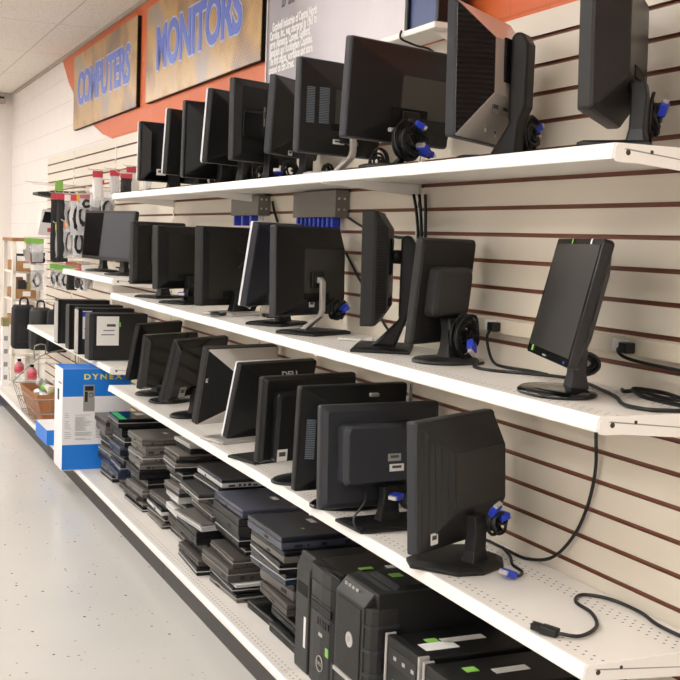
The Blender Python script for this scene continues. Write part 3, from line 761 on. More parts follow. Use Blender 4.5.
CN = {'black': 'black', 'charcoal': 'charcoal', 'grey_lap': 'grey', 'silver_lap': 'silver', 'navy': 'navy', 'lavender': 'lavender-grey', 'dark_blue': 'dark blue', 'brown_lap': 'brown-grey', 'gloss': 'glossy black', 'soft_black': 'dull black'}
ORD = ['lowest', 'second', 'third', 'fourth', 'fifth', 'sixth', 'seventh', 'eighth', 'ninth', 'tenth', 'eleventh', 'twelfth', 'thirteenth', 'fourteenth']
def stack(x0, z0, where, layers, w=.32, d=.27):
    z = z0 + .0006; n = len(layers)
    rd = random.Random(int(x0 * 100))
    for i, l in enumerate(layers):
        yf, th, base, lid = l[:4]; kw = l[4] if len(l) > 4 else {}
        pos = 'topmost' if i == n - 1 and n > 1 else (ORD[i] if i == 0 else ORD[i] + ' from bottom')
        c = CN[lid] if base == lid else f'{CN[lid]}-topped {CN[base]}'
        jx = kw.pop('dx', rd.uniform(-.018, .018)); rz = kw.pop('rz', rd.uniform(-3.0, 3.0))
        ww = kw.pop('w', w + rd.uniform(-.02, .015)); dd = kw.pop('d', d + rd.uniform(-.02, .01))
        if 'stripe' not in kw and rd.random() < .45 and base in ('black', 'charcoal', 'brown_lap', 'grey_lap'): kw['stripe'] = rd.choice(['silver', 'label_grey', 'silver_lap'])
        laptop(f'{c} closed laptop, {pos} in stack {where}', x0 + jx, yf + (rd.uniform(-.012, .008) if i else 0), z, th - .0008, ww, dd, base, lid, R(rz), **kw)
        z += th
laptop('flat black laptop on the deck right behind the first tower', 1.577, .337, ZD + .0006, .038, .25, .30, 'soft_black', 'gloss')
laptop('flat black laptop on the deck, left of the one by the tower', 1.845, .322, ZD + .0006, .034, .255, .27, 'soft_black', 'gloss', R(1.5))
stack(1.60, ZD + .0395, 'nearest the towers', [
    (.31, .042, B_, B_, dict(w=.30)), (.30, .048, C_, C_, dict(w=.30)), (.365, .042, BR, BR, dict(rz=-2, w=.29)), (.355, .062, G_, C_, dict(w=.30)),
    (.378, .043, DB, N_, dict(stripe=W_, w=.31)), (.392, .038, B_, B_, dict(stripe=W_, w=.32)), (.385, .042, G_, B_, dict(w=.32)),
    (.395, .046, LV, N_, dict(dx=-.004, w=.33, d=.33, sticker=[(.02, -.02, .055, .022, 'label'), (-.07, .05, .012, .010, 'green')]))], d=.29)
stack(2.158, ZD, 'second from the towers', [
    (.355, .035, G_, B_, dict(dx=0)), (.357, .026, B_, B_, dict(stripe=W_)), (.359, .016, W_, W_, dict(ports=False)), (.380, .058, BR, BR, {}), (.372, .036, BR, BR, dict(dx=.0)),
    (.306, .032, B_, B_, dict(stripe=W_, dx=.03)), (.325, .050, B_, C_, dict(dx=.03)), (.336, .072, C_, C_, dict(dx=.0, w=.34)),
    (.340, .034, LV, LV, dict(dx=-.005, w=.35, d=.32, sticker=[(-.01, -.03, .05, .024, 'label')]))])
stack(2.524, ZD, 'third from the towers', [
    (.385, .034, B_, B_, dict(stripe=W_, dx=0)), (.378, .030, BR, BR, {}), (.345, .060, B_, C_, dict(dx=.02)), (.400, .062, B_, B_, dict(dx=.01)),
    (.398, .016, W_, W_, dict(ports=False, rz=4, dx=0)), (.396, .016, W_, G_, dict(ports=False, rz=5, dx=0)), (.336, .048, BR, BR, dict(rz=-2)), (.330, .034, B_, C_, {}),
    (.382, .036, G_, C_, dict(dx=.01)), (.314, .026, B_, B_, dict(stripe=W_)), (.306, .036, W_, N_, dict(w=.34, d=.28))])
stack(3.027, ZD, 'topped by a small silver laptop', [
    (.300, .042, B_, B_, dict(dx=0)), (.312, .033, BR, BR, {}), (.318, .033, C_, BR, {}), (.328, .034, W_, W_, dict(ports=False)), (.310, .035, BR, C_, {}), (.320, .034, W_, W_, dict(ports=False)),
    (.340, .043, C_, G_, {}), (.313, .038, B_, C_, dict(stripe=W_)), (.327, .035, B_, B_, {}), (.352, .038, B_, G_, dict(stripe=W_)), (.340, .022, C_, G_, {}), (.338, .020, C_, G_, {}),
    (.285, .022, B_, B_, dict(w=.25, d=.23)), (.288, .020, W_, W_, dict(w=.25, d=.23, ports=False))], w=.235, d=.25)
stack(3.295, ZD, 'standing low between two tall stacks', [
    (.330, .026, G_, G_, dict(dx=0)), (.326, .030, B_, B_, {}), (.334, .036, W_, B_, {}), (.322, .046, C_, BR, {})], w=.30)
stack(3.635, ZD, 'of grey laptops with side ports', [
    (.345, .022, B_, B_, dict(w=.34)), (.350, .030, G_, G_, dict(w=.37, dx=.02)), (.368, .024, BR, BR, dict(w=.37, dx=.02)), (.350, .042, G_, G_, {}), (.330, .046, B_, B_, {}), (.350, .046, B_, B_, {}),
    (.345, .042, G_, G_, {}), (.352, .038, G_, G_, {}), (.345, .044, G_, G_, {}), (.348, .036, G_, G_, dict(sticker=[(.0, -.03, .05, .022, 'label')]))], w=.30)
stack(4.04, ZD, 'topped with a green-marked laptop', [
    (.31, .040, G_, G_, {}), (.315, .040, G_, C_, {}), (.375, .038, DB, DB, {}), (.365, .042, DB, N_, dict(stripe=W_)), (.350, .050, C_, C_, {}), (.365, .048, N_, LV, {}),
    (.350, .050, B_, C_, dict(stripe=W_)), (.358, .050, B_, B_, {}), (.376, .052, B_, 'gloss', dict(sticker=[(-.02, .10, .24, .035, 'bright_green'), (.02, -.02, .07, .05, 'label')]))], w=.27)
stack(4.36, ZD, 'touching the blue and white carton', [
    (.335, .042, C_, C_, {}), (.335, .045, G_, G_, {}), (.350, .045, DB, N_, {}), (.350, .042, G_, G_, {}), (.340, .045, C_, C_, {}), (.352, .045, C_, G_, {}), (.365, .048, G_, G_, {}), (.370, .042, C_, G_, {})], w=.28)

# ------------------------------------------------------------------ computer towers
def tower(label, x0, x1, yf, h, d, style, mat='black'):
    # x0 nearer the camera; front faces the aisle
    w = x1 - x0
    t = thing('computer_tower', label, 'computer', ((x0 + x1) / 2, yf, ZD + .0008), 0, 'black computer towers on the base deck')
    hw = w / 2
    d = min(d, yf - .006)
    MB().box(-hw + .002, hw - .002, -d, -.03, .004, h - .008).build('case_body', mat, t, bev=.004)
    fm = MB()
    if style == 'slim':
        fm.prism([(-.030, .002), (-.002, .002), (0, .02), (0, h - .05), (-.018, h - .004), (-.030, h - .002)], 'x', -hw, hw).build('front_bezel', 'charcoal', t, bev=.004)
        MB().box(-hw + .012, hw - .012, -.001, .0008, h - .135, h - .095).build('disc_drive', 'vent', t, bev=.001)
        MB().box(-hw + .018, -hw + .034, -.001, .0012, h - .30, h - .20).build('light_strip', 'label', t)
        mb = MB()
        for i in range(3): mb.box(-hw + .02 + i * .028, -hw + .038 + i * .028, -.0145 + .0, -.010, h - .030, h - .022)
        mb.build('top_port', 'port', t)
    elif style == 'dell':
        prof = [(hw, -.030), (hw, -.006), (hw * .6, -.001), (0, .002), (-hw * .6, 0), (-hw, -.012), (-hw, -.030)]
        MB().prism([(x, y) for x, y in prof], 'z', .002, h - .012).build('front_bezel', 'black', t, bev=.002)
        MB().loft([[(-hw, -d, h - .0085), (hw, -d, h - .0085), (hw, .0, h - .012), (-hw, -.006, h - .012)], [(-hw + .006, -d, h + .004), (hw - .006, -d, h + .004), (hw - .006, -.03, h), (-hw + .006, -.03, h)]]).build('top_cover', 'gloss', t, bev=.003)
        g = MB()
        for zz in (h - .060, h - .112, h - .150): g.box(-hw + .01, hw - .01, .0, .0022, zz, zz + .0016)
        g.build('panel_seam', 'port', t)
        MB().box(-hw + .03, hw - .02, .0005, .0028, h - .144, h - .122).build('card_reader', 'port', t)
        mb = MB()
        for i in range(5): mb.box(-hw + .045 + i * .02, -hw + .052 + i * .02, .0005, .0026, h - .188, h - .166)
        mb.build('front_port', 'port', t)
        MB().box(-.014, .014, .001, .0032, h - .220, h - .209).build('badge', 'silver', t)
        MB().box(-.062, -.040, .0005, .0028, h - .268, h - .242).build('price_sticker', 'green', t)
        ring = [(.024 * math.cos(a * .2618), .0032, h - .306 + .024 * math.sin(a * .2618)) for a in range(24)]
        MB().tube(ring, .0016, 6, smooth=0, closed=True).build('round_logo', 'silver', t)
        text('brand_mark', 'DELL', .016, 'silver', t, frame((0, .0034, h - .306), (-1, 0, 0), (.0, 0, 1)), 1.0, .0003)
        MB().box(-.075, -.055, -.135, -.09, h + .003, h + .0046).build('green_sticker', 'green', t)
        MB().box(-.082, -.058, -.32, -.18, h + .003, h + .0048).build('white_label', 'label', t)
    elif style == 'big':
        MB().prism([(-.030, .002), (-.004, .002), (0, .012), (0, h - .05), (-.03, h - .015), (-.08, h - .004), (-.08, h - .012), (-.03, h - .05)], 'x', -hw + .03, hw).build('front_bezel', 'charcoal', t, bev=.003)
        MB().box(-hw + .045, hw - .016, .0002, .003, h - .265, h - .060).build('door_panel', 'soft_black', t, bev=.002)
        dd = MB()
        for i in range(22): dd.box(-hw + .048, hw - .019, .003, .0036, h - .260 + i * .0089, h - .2568 + i * .0089)
        dd.build('door_texture', 'black', t)
        ring = [[(.022 * math.cos(a * .2618), y, h - .165 + .022 * math.sin(a * .2618)) for a in range(24)] for y in (.003, .006)]
        MB().loft(ring).build('round_logo', 'silver', t, bev=.001)
        text('brand_mark', 'D', .020, 'label_grey', t, frame((0, .0064, h - .165), (-1, 0, 0), (0, 0, 1)), 1.0, .0003)
        MB().box(-hw + .03, hw - .01, .0005, .008, h - .285, h - .273).build('silver_rail', 'silver', t, bev=.002)
        MB().box(-.02, .01, .0005, .0022, h - .322, h - .296).build('price_sticker', 'green', t)
        mb = MB()
        for i in range(4): mb.box(hw - .04 - i * .025, hw - .026 - i * .025, -.0185, -.0150, h - .030, h - .022)
        mb.build('top_button', 'silver', t)
        MB().box(hw - .004, hw + .014, -.02, .004, h - .335, h - .275).build('latch', 'charcoal', t, bev=.003)
        # ribbed corner towards the camera
        MB().prism([(-hw + .03, -.004), (-hw + .008, -.012), (-hw, -.030), (-hw, -.09), (-hw + .03, -.09)], 'z', .004, h - .05).build('corner_post', 'charcoal', t, bev=.003)
        mb = MB()
        for i in range(5):
            zz = h - .105 - i * .068
            mb.prism([(-hw + .03, .0), (-hw + .004, -.009), (-hw - .004, -.03), (-hw - .004, -.095), (-hw + .03, -.095)], 'z', zz, zz + .010)
            mb.box(-hw - .001, -hw + .01, -.088, -.04, zz - .044, zz - .012, 1)
        mb.build('corner_rib', ['slate', 'port'], t, bev=.001)
        MB().loft([[(-hw + .02, -d + .05, h - .0085), (hw - .02, -d + .05, h - .0085), (hw - .02, -.09, h - .0085), (-hw + .02, -.09, h - .0085)],
                   [(-hw + .035, -d + .09, h + .003), (hw - .035, -d + .09, h + .003), (hw - .035, -.11, h + .001), (-hw + .035, -.11, h + .001)]]).build('top_cover', 'soft_black', t, bev=.003)
        MB().box(.0, .03, -.16, -.125, h + .0025, h + .0042).build('green_sticker', 'green', t)
    else:
        MB().box(-hw, hw, -.03, -.004, .002, h - .004).build('front_bezel', 'soft_black', t, bev=.003)
        MB().box(hw - .007, hw + .001, -.032, .001, .002, h).build('edge_strip', 'silver', t, bev=.003)
        MB().box(-hw - .001, -hw + .007, -.032, .001, .002, h).build('edge_strip', 'silver', t, bev=.003)
        MB().box(-hw + .02, hw - .02, -.005, -.002, h - .075, h - .03).build('disc_drive', 'charcoal', t, bev=.001)
        mb = MB()
        for i in range(3): mb.box(-hw + .03 + i * .05, -hw + .045 + i * .05, -.0025, -.0012, h - .058, h - .048)
        mb.build('front_button', 'silver', t)
        MB().box(hw - .07, hw - .045, -.005, -.0026, h - .155, h - .115).build('price_sticker', 'green', t)
        ring = [[(.02 * math.cos(a * .2618), y, h - .14 + .02 * math.sin(a * .2618)) for a in range(24)] for y in (-.005, -.0024)]
        MB().loft(ring).build('round_badge', 'white', t)
        for q in style[1]:
            MB().box(q[0] - q[2] / 2, q[0] + q[2] / 2, q[1] - q[3] / 2, q[1] + q[3] / 2, h - .0085, h - .0068).build('top_sticker', q[4], t)
    return t
tower('slim charcoal computer tower with a white light strip, next to laptops', 1.398, 1.508, .370, .385, .35, 'slim')
tower('curved black computer tower with an oval logo, beside the slim one', 1.185, 1.390, .372, .388, .36, 'dell')
tower('largest black computer tower with ribbed corner and round silver logo', .865, 1.085, .418, .436, .40, 'big', 'soft_black')
tower('short black computer with silver edges, white label on its top', .640, .835, .380, .334, .36, ('hp', [(.02, -.10, .03, .035, 'green'), (-.02, -.10, .05, .10, 'label'), (.01, -.19, .03, .13, 'label')]))
tower('short black computer with silver edges, second from the near end', .425, .620, .380, .330, .36, ('hp', [(.03, -.10, .03, .035, 'green'), (.0, -.20, .03, .10, 'label')]))
tower('short black computer with silver edges at the near shelf end', .205, .405, .380, .326, .36, ('hp', [(.03, -.12, .03, .035, 'green'), (.0, -.2, .04, .10, 'label')]))

# upright slim desktops on the far shelf
for i, (x0, x1, h, lab2, st) in enumerate(((4.757, 4.875, .275, 'slim black desktop computer with big white paper label on its side', 'big'), (5.086, 5.20, .283, 'slim black desktop computer with narrow blue-topped label, second in row', 'narrow'),
                                      (5.381, 5.49, .283, 'slim black desktop computer, third in the row on the far shelf', None), (5.77, 5.90, .292, 'black desktop computer at the far end of the row of four', None))):
    t = thing('desktop_computer', lab2, 'computer', ((x0 + x1) / 2, .375, .766), 0, 'upright desktop computers on the long far shelf')
    hw = (x1 - x0) / 2
    MB().box(-hw, hw, -.33, -.012, .002, h).build('case_body', 'soft_black', t, bev=.003)
    MB().box(-hw - .001, hw + .001, -.0118, .012, .002, h + .002).build('front_bezel', 'black' if i else 'slate', t, bev=.003)
    MB().box(-hw - .0005, hw + .0005, .0122, .014, .01, h - .01).build('front_edge', 'silver' if i in (1, 3) else 'charcoal', t)
    if st:
        wd = .13 if st == 'big' else .055; y0 = -.03 if st == 'big' else -.014
        o = MB().box(-hw - .0012, -hw - .0002, y0 - wd, y0, h - .185, h - .015).build('paper_label', 'label', t)
        MB().box(-hw - .0018, -hw - .0013, y0 - wd * .85, y0 - wd * .45, h - .075, h - .06).box(-hw - .0018, -hw - .0013, y0 - wd * .8, y0 - wd * .3, h - .10, h - .095).box(-hw - .0018, -hw - .0013, y0 - wd * .8, y0 - wd * .2, h - .125, h - .12).build('print', 'print_ink', o)
        if st == 'narrow': MB().box(-hw - .0018, -hw - .0013, y0 - wd, y0, h - .05, h - .02).build('blue_header', 'blue', o)
        else: MB().box(-hw - .0012, -hw - .0002, -.17, -.155, h - .075, h - .05).build('green_sticker', 'green', t)

# ------------------------------------------------------------------ blue and white carton
t = thing('carton', 'tall blue and white computer carton with yellow lettering', 'box', (4.736, .140, ZD + .0008))
W = .40; CH = .594
MB().box(0, .25, 0, W, 0, CH).build('carton_body', 'box_white', t, bev=.003)
for za, zb in ((.432, CH - .002), (.004, .150)): MB().box(-.0012, .0002, .002, W - .002, za, zb).build('blue_band', 'box_blue', t)
MB().box(.001, .249, .002, W - .002, CH - .001, CH + .001).build('blue_top', 'box_blue', t)
text('lettering', 'DYNEX', .044, 'dynex_yellow', t, frame((-.0018, .168, .545), (0, -1, 0), (0, 0, 1)), 1.25, .0004, .0012, spacing=1.35)
o = MB().box(-.0022, -.0012, .215, .280, .345, .500).build('tower_picture', 'label_grey', t)
MB().box(-.0028, -.0023, .222, .272, .465, .492).box(-.0028, -.0023, .255, .272, .40, .46).build('picture_detail', 'port', o)
MB().tube([(-.0026, .235 + .012 * math.cos(a * .5), .44 + .012 * math.sin(a * .5)) for a in range(13)], .002, 5, smooth=0).build('picture_fan', 'port', o)
mb = MB(); rd = random.Random(5)
for (ya, yb3, z0, n) in ((.345, .385, .185, 14), (.225, .325, .175, 26), (.16, .205, .175, 18)):
    for i in range(n):
        zz = z0 + i * (.155 / n) + .004
        if rd.random() < .85: mb.box(-.0014, -.0008, yb3 - (yb3 - ya) * rd.uniform(.5, 1), yb3, zz, zz + .0022)
mb.build('printed_text', 'label_grey', t)
MB().box(.10, .15, W - .0005, W + .0012, .40, .465).build('hand_hole', 'vent', t, bev=.006)
MB().box(.03, .12, W - .0005, W + .0008, .50, .512).build('side_print', 'label_grey', t)

# small blue box, brown carton in a wire basket
t = thing('small_box', 'small blue-fronted box at the deck edge beside the tall carton', 'box', (5.53, .34, ZD + .003))
MB().box(0, .44, 0, .148, 0, .10).build('box_body', 'box_white', t, bev=.002)
MB().prism([(-.001, -.001), (.0, -.001), (.0, .149), (.44, .149), (.44, .150), (-.001, .150)], 'z', .001, .099).build('blue_face', 'box_blue', t)
t = thing('wire_basket', 'wire basket stand holding a brown carton, behind the tall carton', 'basket', (6.08, .0, ZD + .001))
bx = .92
mb = MB()
for z, yy in ((.02, .435), (.12, .465), (.225, .50)):
    mb.tube([(.0 - (z - .1) * .3, .03, z), (.0 - (z - .1) * .3, yy, z), (bx, yy, z), (bx, .03, z)], .0035, 6, smooth=0, closed=True)
for i in range(8):
    f = i / 7; mb.tube([(f * bx, .425, .004), (f * bx - .02, .502, .228)], .0024, 5, smooth=0)
for i in range(6):
    f = i / 5; mb.tube([(.03, .03 + f * .395, .004), (-.035, .03 + f * .45, .228)], .0024, 5, smooth=0)
for i in range(6):
    f = i / 5; mb.tube([(f * bx, .03, .004), (f * bx, .425, .004)], .0024, 5, smooth=0)
mb.build('wire_body', 'wire', t)
mb = MB()
mb.tube([(.0, .03, .22), (.0, .03, .46), (bx, .03, .46), (bx, .03, .22)], .005, 6, smooth=0)
for i in range(12): mb.tube([(.07 * (i + .5), .03, .46), (.07 * (i + .5), .03, .24)], .0028, 5, smooth=0)
mb.tube([(bx, .50, .225), (bx, .30, .42), (bx, .10, .47), (bx, .03, .46)], .0055, 6, smooth=3)
mb.tube([(bx, .34, .40), (bx, .34, .50), (bx, .26, .51), (bx, .26, .44)], .005, 6, smooth=2)
mb.build('wire_back', 'wire', t)
t = thing('open_carton', 'open brown carton of crumpled packs inside the wire basket', 'box', (6.13, .0, ZD + .012))
mb = MB()
def wallq(p, q, r, s2, th):
    mb.loft([[p, q, r, s2], [(v[0] + th[0], v[1] + th[1], v[2]) for v in (p, q, r, s2)]])
A0, A1, A2, A3 = (.02, .08, .0), (.02, .40, .0), (-.02, .462, .235), (-.02, .06, .25)
B0, B1, B2, B3 = (.76, .08, .0), (.76, .40, .0), (.78, .462, .22), (.78, .06, .22)
wallq(A0, A1, A2, A3, (.006, 0)); wallq(A1, B1, B2, A2, (0, -.006)); wallq(B0, B1, B2, B3, (-.006, 0)); wallq(A0, B0, B3, A3, (0, .006))
mb.box(.02, .76, .08, .40, 0, .006)
mb.build('carton_body', 'card_brown', t)
rd = random.Random(11)
MIX = ['white', 'white', 'label', 'silver', 'white', 'olive', 'label_grey', 'white', 'navy', 'green']
for k in range(36):
    gx, gy, gz = k % 6, (k // 6) % 3, k // 18
    cx, cy, cz = .075 + gx * .118 + gz * .02 + rd.uniform(-.008, .008), .135 + gy * .105 + rd.uniform(-.006, .006), .168 + gz * .085 + rd.uniform(-.008, .008)
    if gz and gx == 5: continue
    a = [Vector((rd.uniform(-1, 1), rd.uniform(-1, 1), rd.uniform(-1, 1))).normalized() for _ in range(14)]
    mb = MB()
    for v in a: mb.bm.verts.new((v.x * .053, v.y * .047, v.z * .036))
    bmesh.ops.convex_hull(mb.bm, input=mb.bm.verts)
    o = mb.build('crumpled_pack', MIX[(k * 7 + k // 6) % 10])
    o.location = (6.13 + cx, cy, ZD + .012 + cz)
    tag(o, 'crumpled plastic packet heaped in the open brown carton', 'packet', 'packets heaped in the brown carton')

# ------------------------------------------------------------------ hanging merchandise at the far end
def package(label, x, y, ztop, h, w, head, body, dark=True, group='packages hanging from slatwall pegs', peg=True, thick=.030):
    t = thing('hanging_package', label, 'package', (x, y, ztop), 0, group)
    rd2 = random.Random(int(x * 313 + ztop * 71 + y * 1000))
    if peg: MB().tube([(0, -y + .003, .012), (0, .05, .012), (0, .062, .024)], .0026, 6, smooth=0).build('peg', 'steel', t)
    hh = min(.036, h * .2)
    tw = rd2.uniform(-.25, .25)
    MB().box(-.004, .004, -w / 2, w / 2, -hh, .006).build('header_card', head, t, Matrix.Rotation(tw, 4, 'Z'), bev=.001)
    rings = []
    for f, ty, tz in ((0, .14, 1.0), (.16, .6, .95), (.4, 1.0, 1.0), (.7, .95, .96), (.9, .7, .9), (1.0, .15, .92)):
        rg = []
        for k in range(10):
            a2 = 2 * math.pi * k / 10; q = 1 + rd2.uniform(-.16, .16)
            rg.append((thick * .5 * ty * math.cos(a2) * q, w * .5 * tz * math.sin(a2) * q, -hh - (h - hh) * f + rd2.uniform(-.004, .004)))
        rings.append(rg)
    MB().loft(rings).build('bag', body, t, Matrix.Rotation(tw, 4, 'Z'))
    if dark:
        pts = []
        for k in range(26):
            a2 = k * 1.35; pts.append((rd2.uniform(-.008, .004) - (.012 if body != 'clear' else 0), w * .33 * math.cos(a2) * rd2.uniform(.7, 1.1), -hh - (h - hh) * (.5 + .36 * math.sin(a2) * rd2.uniform(.7, 1.1))))
        MB().tube(pts, .0066, 5, smooth=2).build('coiled_cable', 'cable', t)
    return t
heads = {'red': 'red', 'yellow': 'yellow', 'orange': 'orange_card', 'pink': 'pink', 'white': 'white', 'green': 'green'}
PK = [(6.73, .235, 1.776, .49, .09, 'red', 'soft_black', 0, 'long dark package with red header, farthest on the upper pegs'), (6.50, .235, 1.771, .48, .09, 'red', 'charcoal', 0, 'long dark package with red header beside the other long one'),
      (6.24, .22, 1.758, .25, .10, 'white', 'clear', 1, 'clear bag with white header and black cable on upper pegs'), (6.02, .22, 1.754, .265, .10, 'red', 'bag_grey', 1, 'grey bag with red header and black cable on upper pegs'),
      (5.82, .22, 1.75, .225, .10, 'yellow', 'bag_grey', 1, 'grey bag with yellow header on the upper pegs'), (5.74, .22, 1.746, .085, .09, 'pink', 'bag_grey', 1, 'small grey bag with pink header above the glossy monitor'),
      (5.47, .22, 1.785, .114, .07, 'white', 'bag_grey', 0, 'smallest grey bag with white header above the glossy monitor'),
      (6.56, .23, 1.556, .239, .09, 'yellow', 'clear', 1, 'clear bag with yellow header on the second peg row'), (6.29, .22, 1.57, .246, .09, 'orange', 'clear', 1, 'clear bag with orange header on the second peg row'),
      (6.08, .2, 1.577, .246, .08, 'red', 'bag_grey', 1, 'grey bag with red header on the second peg row'), (5.90, .15, 1.577, .22, .07, 'red', 'charcoal', 1, 'dark bag with red header beside the glossy monitor'),
      (7.02, .2, 1.255, .168, .065, 'green', 'clear', 1, 'bag with green header, farthest on the lowest pegs'), (6.77, .2, 1.255, .171, .08, 'green', 'clear', 1, 'bag with green header, second on the lowest pegs'),
      (6.53, .2, 1.255, .16, .08, 'green', 'clear', 1, 'bag with green header, third on the lowest pegs'), (6.30, .2, 1.255, .156, .08, 'green', 'soft_black', 0, 'dark bag with green header, nearest on the lowest pegs'),
      (5.02, .30, 1.871, .166, .06, 'red', 'white', 0, 'tall white card with red header left of top shelf end'), (5.18, .25, 1.825, .107, .05, 'red', 'white', 0, 'short white card with red header behind the top shelf end'),
      (4.92, .22, 1.875, .137, .06, 'red', 'bag_grey', 0, 'grey card with red header by the top shelf end'), (4.80, .18, 1.853, .107, .07, 'red', 'charcoal', 0, 'dark blister card with red header by top shelf end'),
      (4.88, .12, 1.898, .149, .08, 'red', 'white', 0, 'white card with large red header near the last top monitor'), (4.70, .08, 1.87, .114, .05, 'white', 'bag_grey', 0, 'all-white slim card nearest the last top monitor'),
      (7.30, .33, 1.44, .18, .10, 'green', 'clear', 0, 'clear bag with green header, leftmost beside the wooden rack'), (7.05, .32, 1.44, .17, .09, 'green', 'clear', 0, 'clear bag with green header, second beside the wooden rack'),
      (7.16, .30, 1.36, .10, .11, 'white', 'soft_black', 1, 'black cable pack under the green-headed clear bags'), (7.30, .28, 1.232, .19, .10, 'white', 'clear', 1, 'clear pack with white header under the black cable pack')]
for (x, y, z, h, w, hd, body, dk, lb) in PK: package(lb, x, y, z, h, w, heads[hd], body, bool(dk))
for (xs, ztop, h, lb, gp) in (((5.60, 5.67, 5.955, 6.12, 6.36, 6.43, 6.61, 6.67), 1.77, .17, 'clear bag of black cable hanging on the crowded upper pegs', 'bags on the crowded upper pegs'),
                                    ((6.02, 6.18, 6.38, 6.46, 6.66), 1.575, .21, 'clear bag of black cable hanging on the crowded second pegs', 'bags on the crowded second pegs'),
                                    ((6.19, 6.41, 6.65, 6.90), 1.275, .16, 'small clear bag of black cable hanging on the lowest pegs', 'bags on the lowest pegs')):
    for k, xx in enumerate(xs):
        package(lb, xx, .092 if k % 2 else .112, ztop, h, .085, ['white', 'pink', 'orange_card', 'red', 'white'][k % 5], ['clear', 'bag_grey'][k % 2], True, gp)
o = thing('shelf_tag', 'bright green tag sticking up above the upper pegs', 'tag', (6.58, .25, 1.80))
MB().box(-.004, .004, -.028, .028, .0, .072).build('card', 'green', o); MB().tube([(0, 0, .002), (0, -.247, .0)], .003, 6, smooth=0).build('hook_mount', 'steel', o)
t = thing('hanging_tray', 'dark wedge-shaped display tray projecting above the packages', 'tray', (6.95, 0, 1.72))
MB().prism([(.003, 0), (.36, .055), (.36, .075), (.003, .10)], 'x', -.12, .12).build('tray_body', 'charcoal', t, bev=.003)
MB().tube([(-.12, .003, .12), (-.12, .40, .13)], .003, 6, smooth=0).tube([(.12, .003, .14), (.12, .42, .155)], .003, 6, smooth=0).build('peg', 'steel', t)
t = thing('hanging_case', 'clear boxed accessory with black and red print under the tray', 'box', (6.86, .14, 1.46))
MB().prism([(0, 0), (.22, .02), (.19, .20), (.02, .20)], 'x', -.05, .05).build('case_body', 'label', t, bev=.004)
MB().prism([(.02, .10), (.19, .11), (.17, .19), (.03, .185)], 'x', -.052, -.0505).build('print', 'vent', t)
MB().box(-.052, -.0505, .06, .15, .04, .07).build('red_mark', 'red', t)
MB().tube([(0, -.137, .20), (0, .18, .205)], .003, 6, smooth=0).build('peg', 'steel', t)
t = thing('hanging_package', 'flat clear pack of black patterned parts under the short far shelf', 'package', (5.57, .28, 1.222), 0, 'packages hanging from slatwall pegs')
MB().box(-.16, .16, -.01, .01, -.088, .0).build('bag', 'bag_grey', t, bev=.003)
mb = MB(); rd = random.Random(2)
for i in range(16): mb.tube([(rd.uniform(-.14, .14), .012, rd.uniform(-.08, -.01)) for _ in range(3)], .004, 5, smooth=3)
mb.build('coiled_cable', 'cable', t)
t = thing('red_marker', 'small red marker lying on the short far shelf', 'marker', (5.55, .30, 1.2705))
MB().tube([(-.07, 0, 0), (.07, 0, 0)], .007, 8, smooth=0).build('barrel', 'red', t)

# black bags and pink bottles
def bag(label, x, y, z, h, w, d, mat):
    t = thing('hanging_bag', label, 'bag', (x, y, z), 0, 'black bags hanging at the far end')
    rg = []
    for f, sx, sy in ((0, .92, .9), (.06, 1, 1), (.6, 1, 1), (.92, .96, .95), (1, .84, .8)):
        rg.append([(p[0] * sx, p[1] * sy, f * h) for p in ((-w / 2, -d / 2), (-w / 4, -d * .56), (w / 4, -d * .56), (w / 2, -d / 2), (w / 2, d / 2), (w / 4, d * .56), (-w / 4, d * .56), (-w / 2, d / 2))])
    b = MB().loft(rg, sm=True).build('bag_body', mat, t)
    MB().box(-w * .52, -w * .46, -d * .32, d * .32, h * .15, h * .55).build('pocket', 'charcoal', t, bev=.01)
    MB().tube([(-w * .1, -d * .2, h * .97), (-w * .1, -d * .15, h * 1.15), (-w * .1, d * .15, h * 1.15), (-w * .1, d * .2, h * .97)], .008, 7).build('handle', mat, t)
    MB().tube([(0, -y + .004, h * 1.14), (0, .06, h * 1.14)], .003, 6, smooth=0).build('peg', 'steel', t)
bag('black bag hanging left of the long far shelf, farthest of three', 7.95, .285, .52, .36, .20, .17, 'fabric_black')
bag('dark grey shoulder bag hanging between the two black ones', 7.62, .20, .54, .34, .18, .15, 'charcoal')
bag('black bag hanging behind the end of the long far shelf', 7.42, .10, .54, .34, .12, .14, 'fabric_black')
for (x, y, lb) in ((8.15, .285, 'pink bottle hanging low, farther of two'), (7.72, .245, 'pink bottle hanging low behind the wire basket')):
    t = thing('hanging_bottle', lb, 'bottle', (x, y, .28), 0, 'pink bottles on low pegs')
    MB().lathe([(.036, 0), (.04, .008), (.04, .075), (.022, .095), (.014, .10), (.014, .105)], 18).build('bottle_body', 'pink', t)
    MB().lathe([(.016, .105), (.016, .125), (.001, .125)], 14).build('cap', 'vent', t)
    MB().lathe([(.0405, .018), (.0405, .062)], 18).build('paper_label', 'red', t)
    MB().tube([(0, -y + .003, .128), (0, .05, .128)], .003, 6, smooth=0).build('peg', 'steel', t)
t = thing('display_column', 'narrow white cardboard display column with green top at the far end', 'display', (8.45, .33, ZD + .0008))
MB().box(0, .12, 0, .055, 0, .60).build('column', 'white', t, bev=.003)
MB().box(-.001, .121, -.001, .056, .53, .602).build('green_header', 'olive', t)
mb = MB()
for i in range(4): mb.box(-.0012, .0, .012, .044, .06 + i * .115, .10 + i * .115)
mb.build('print', 'label_grey', t)

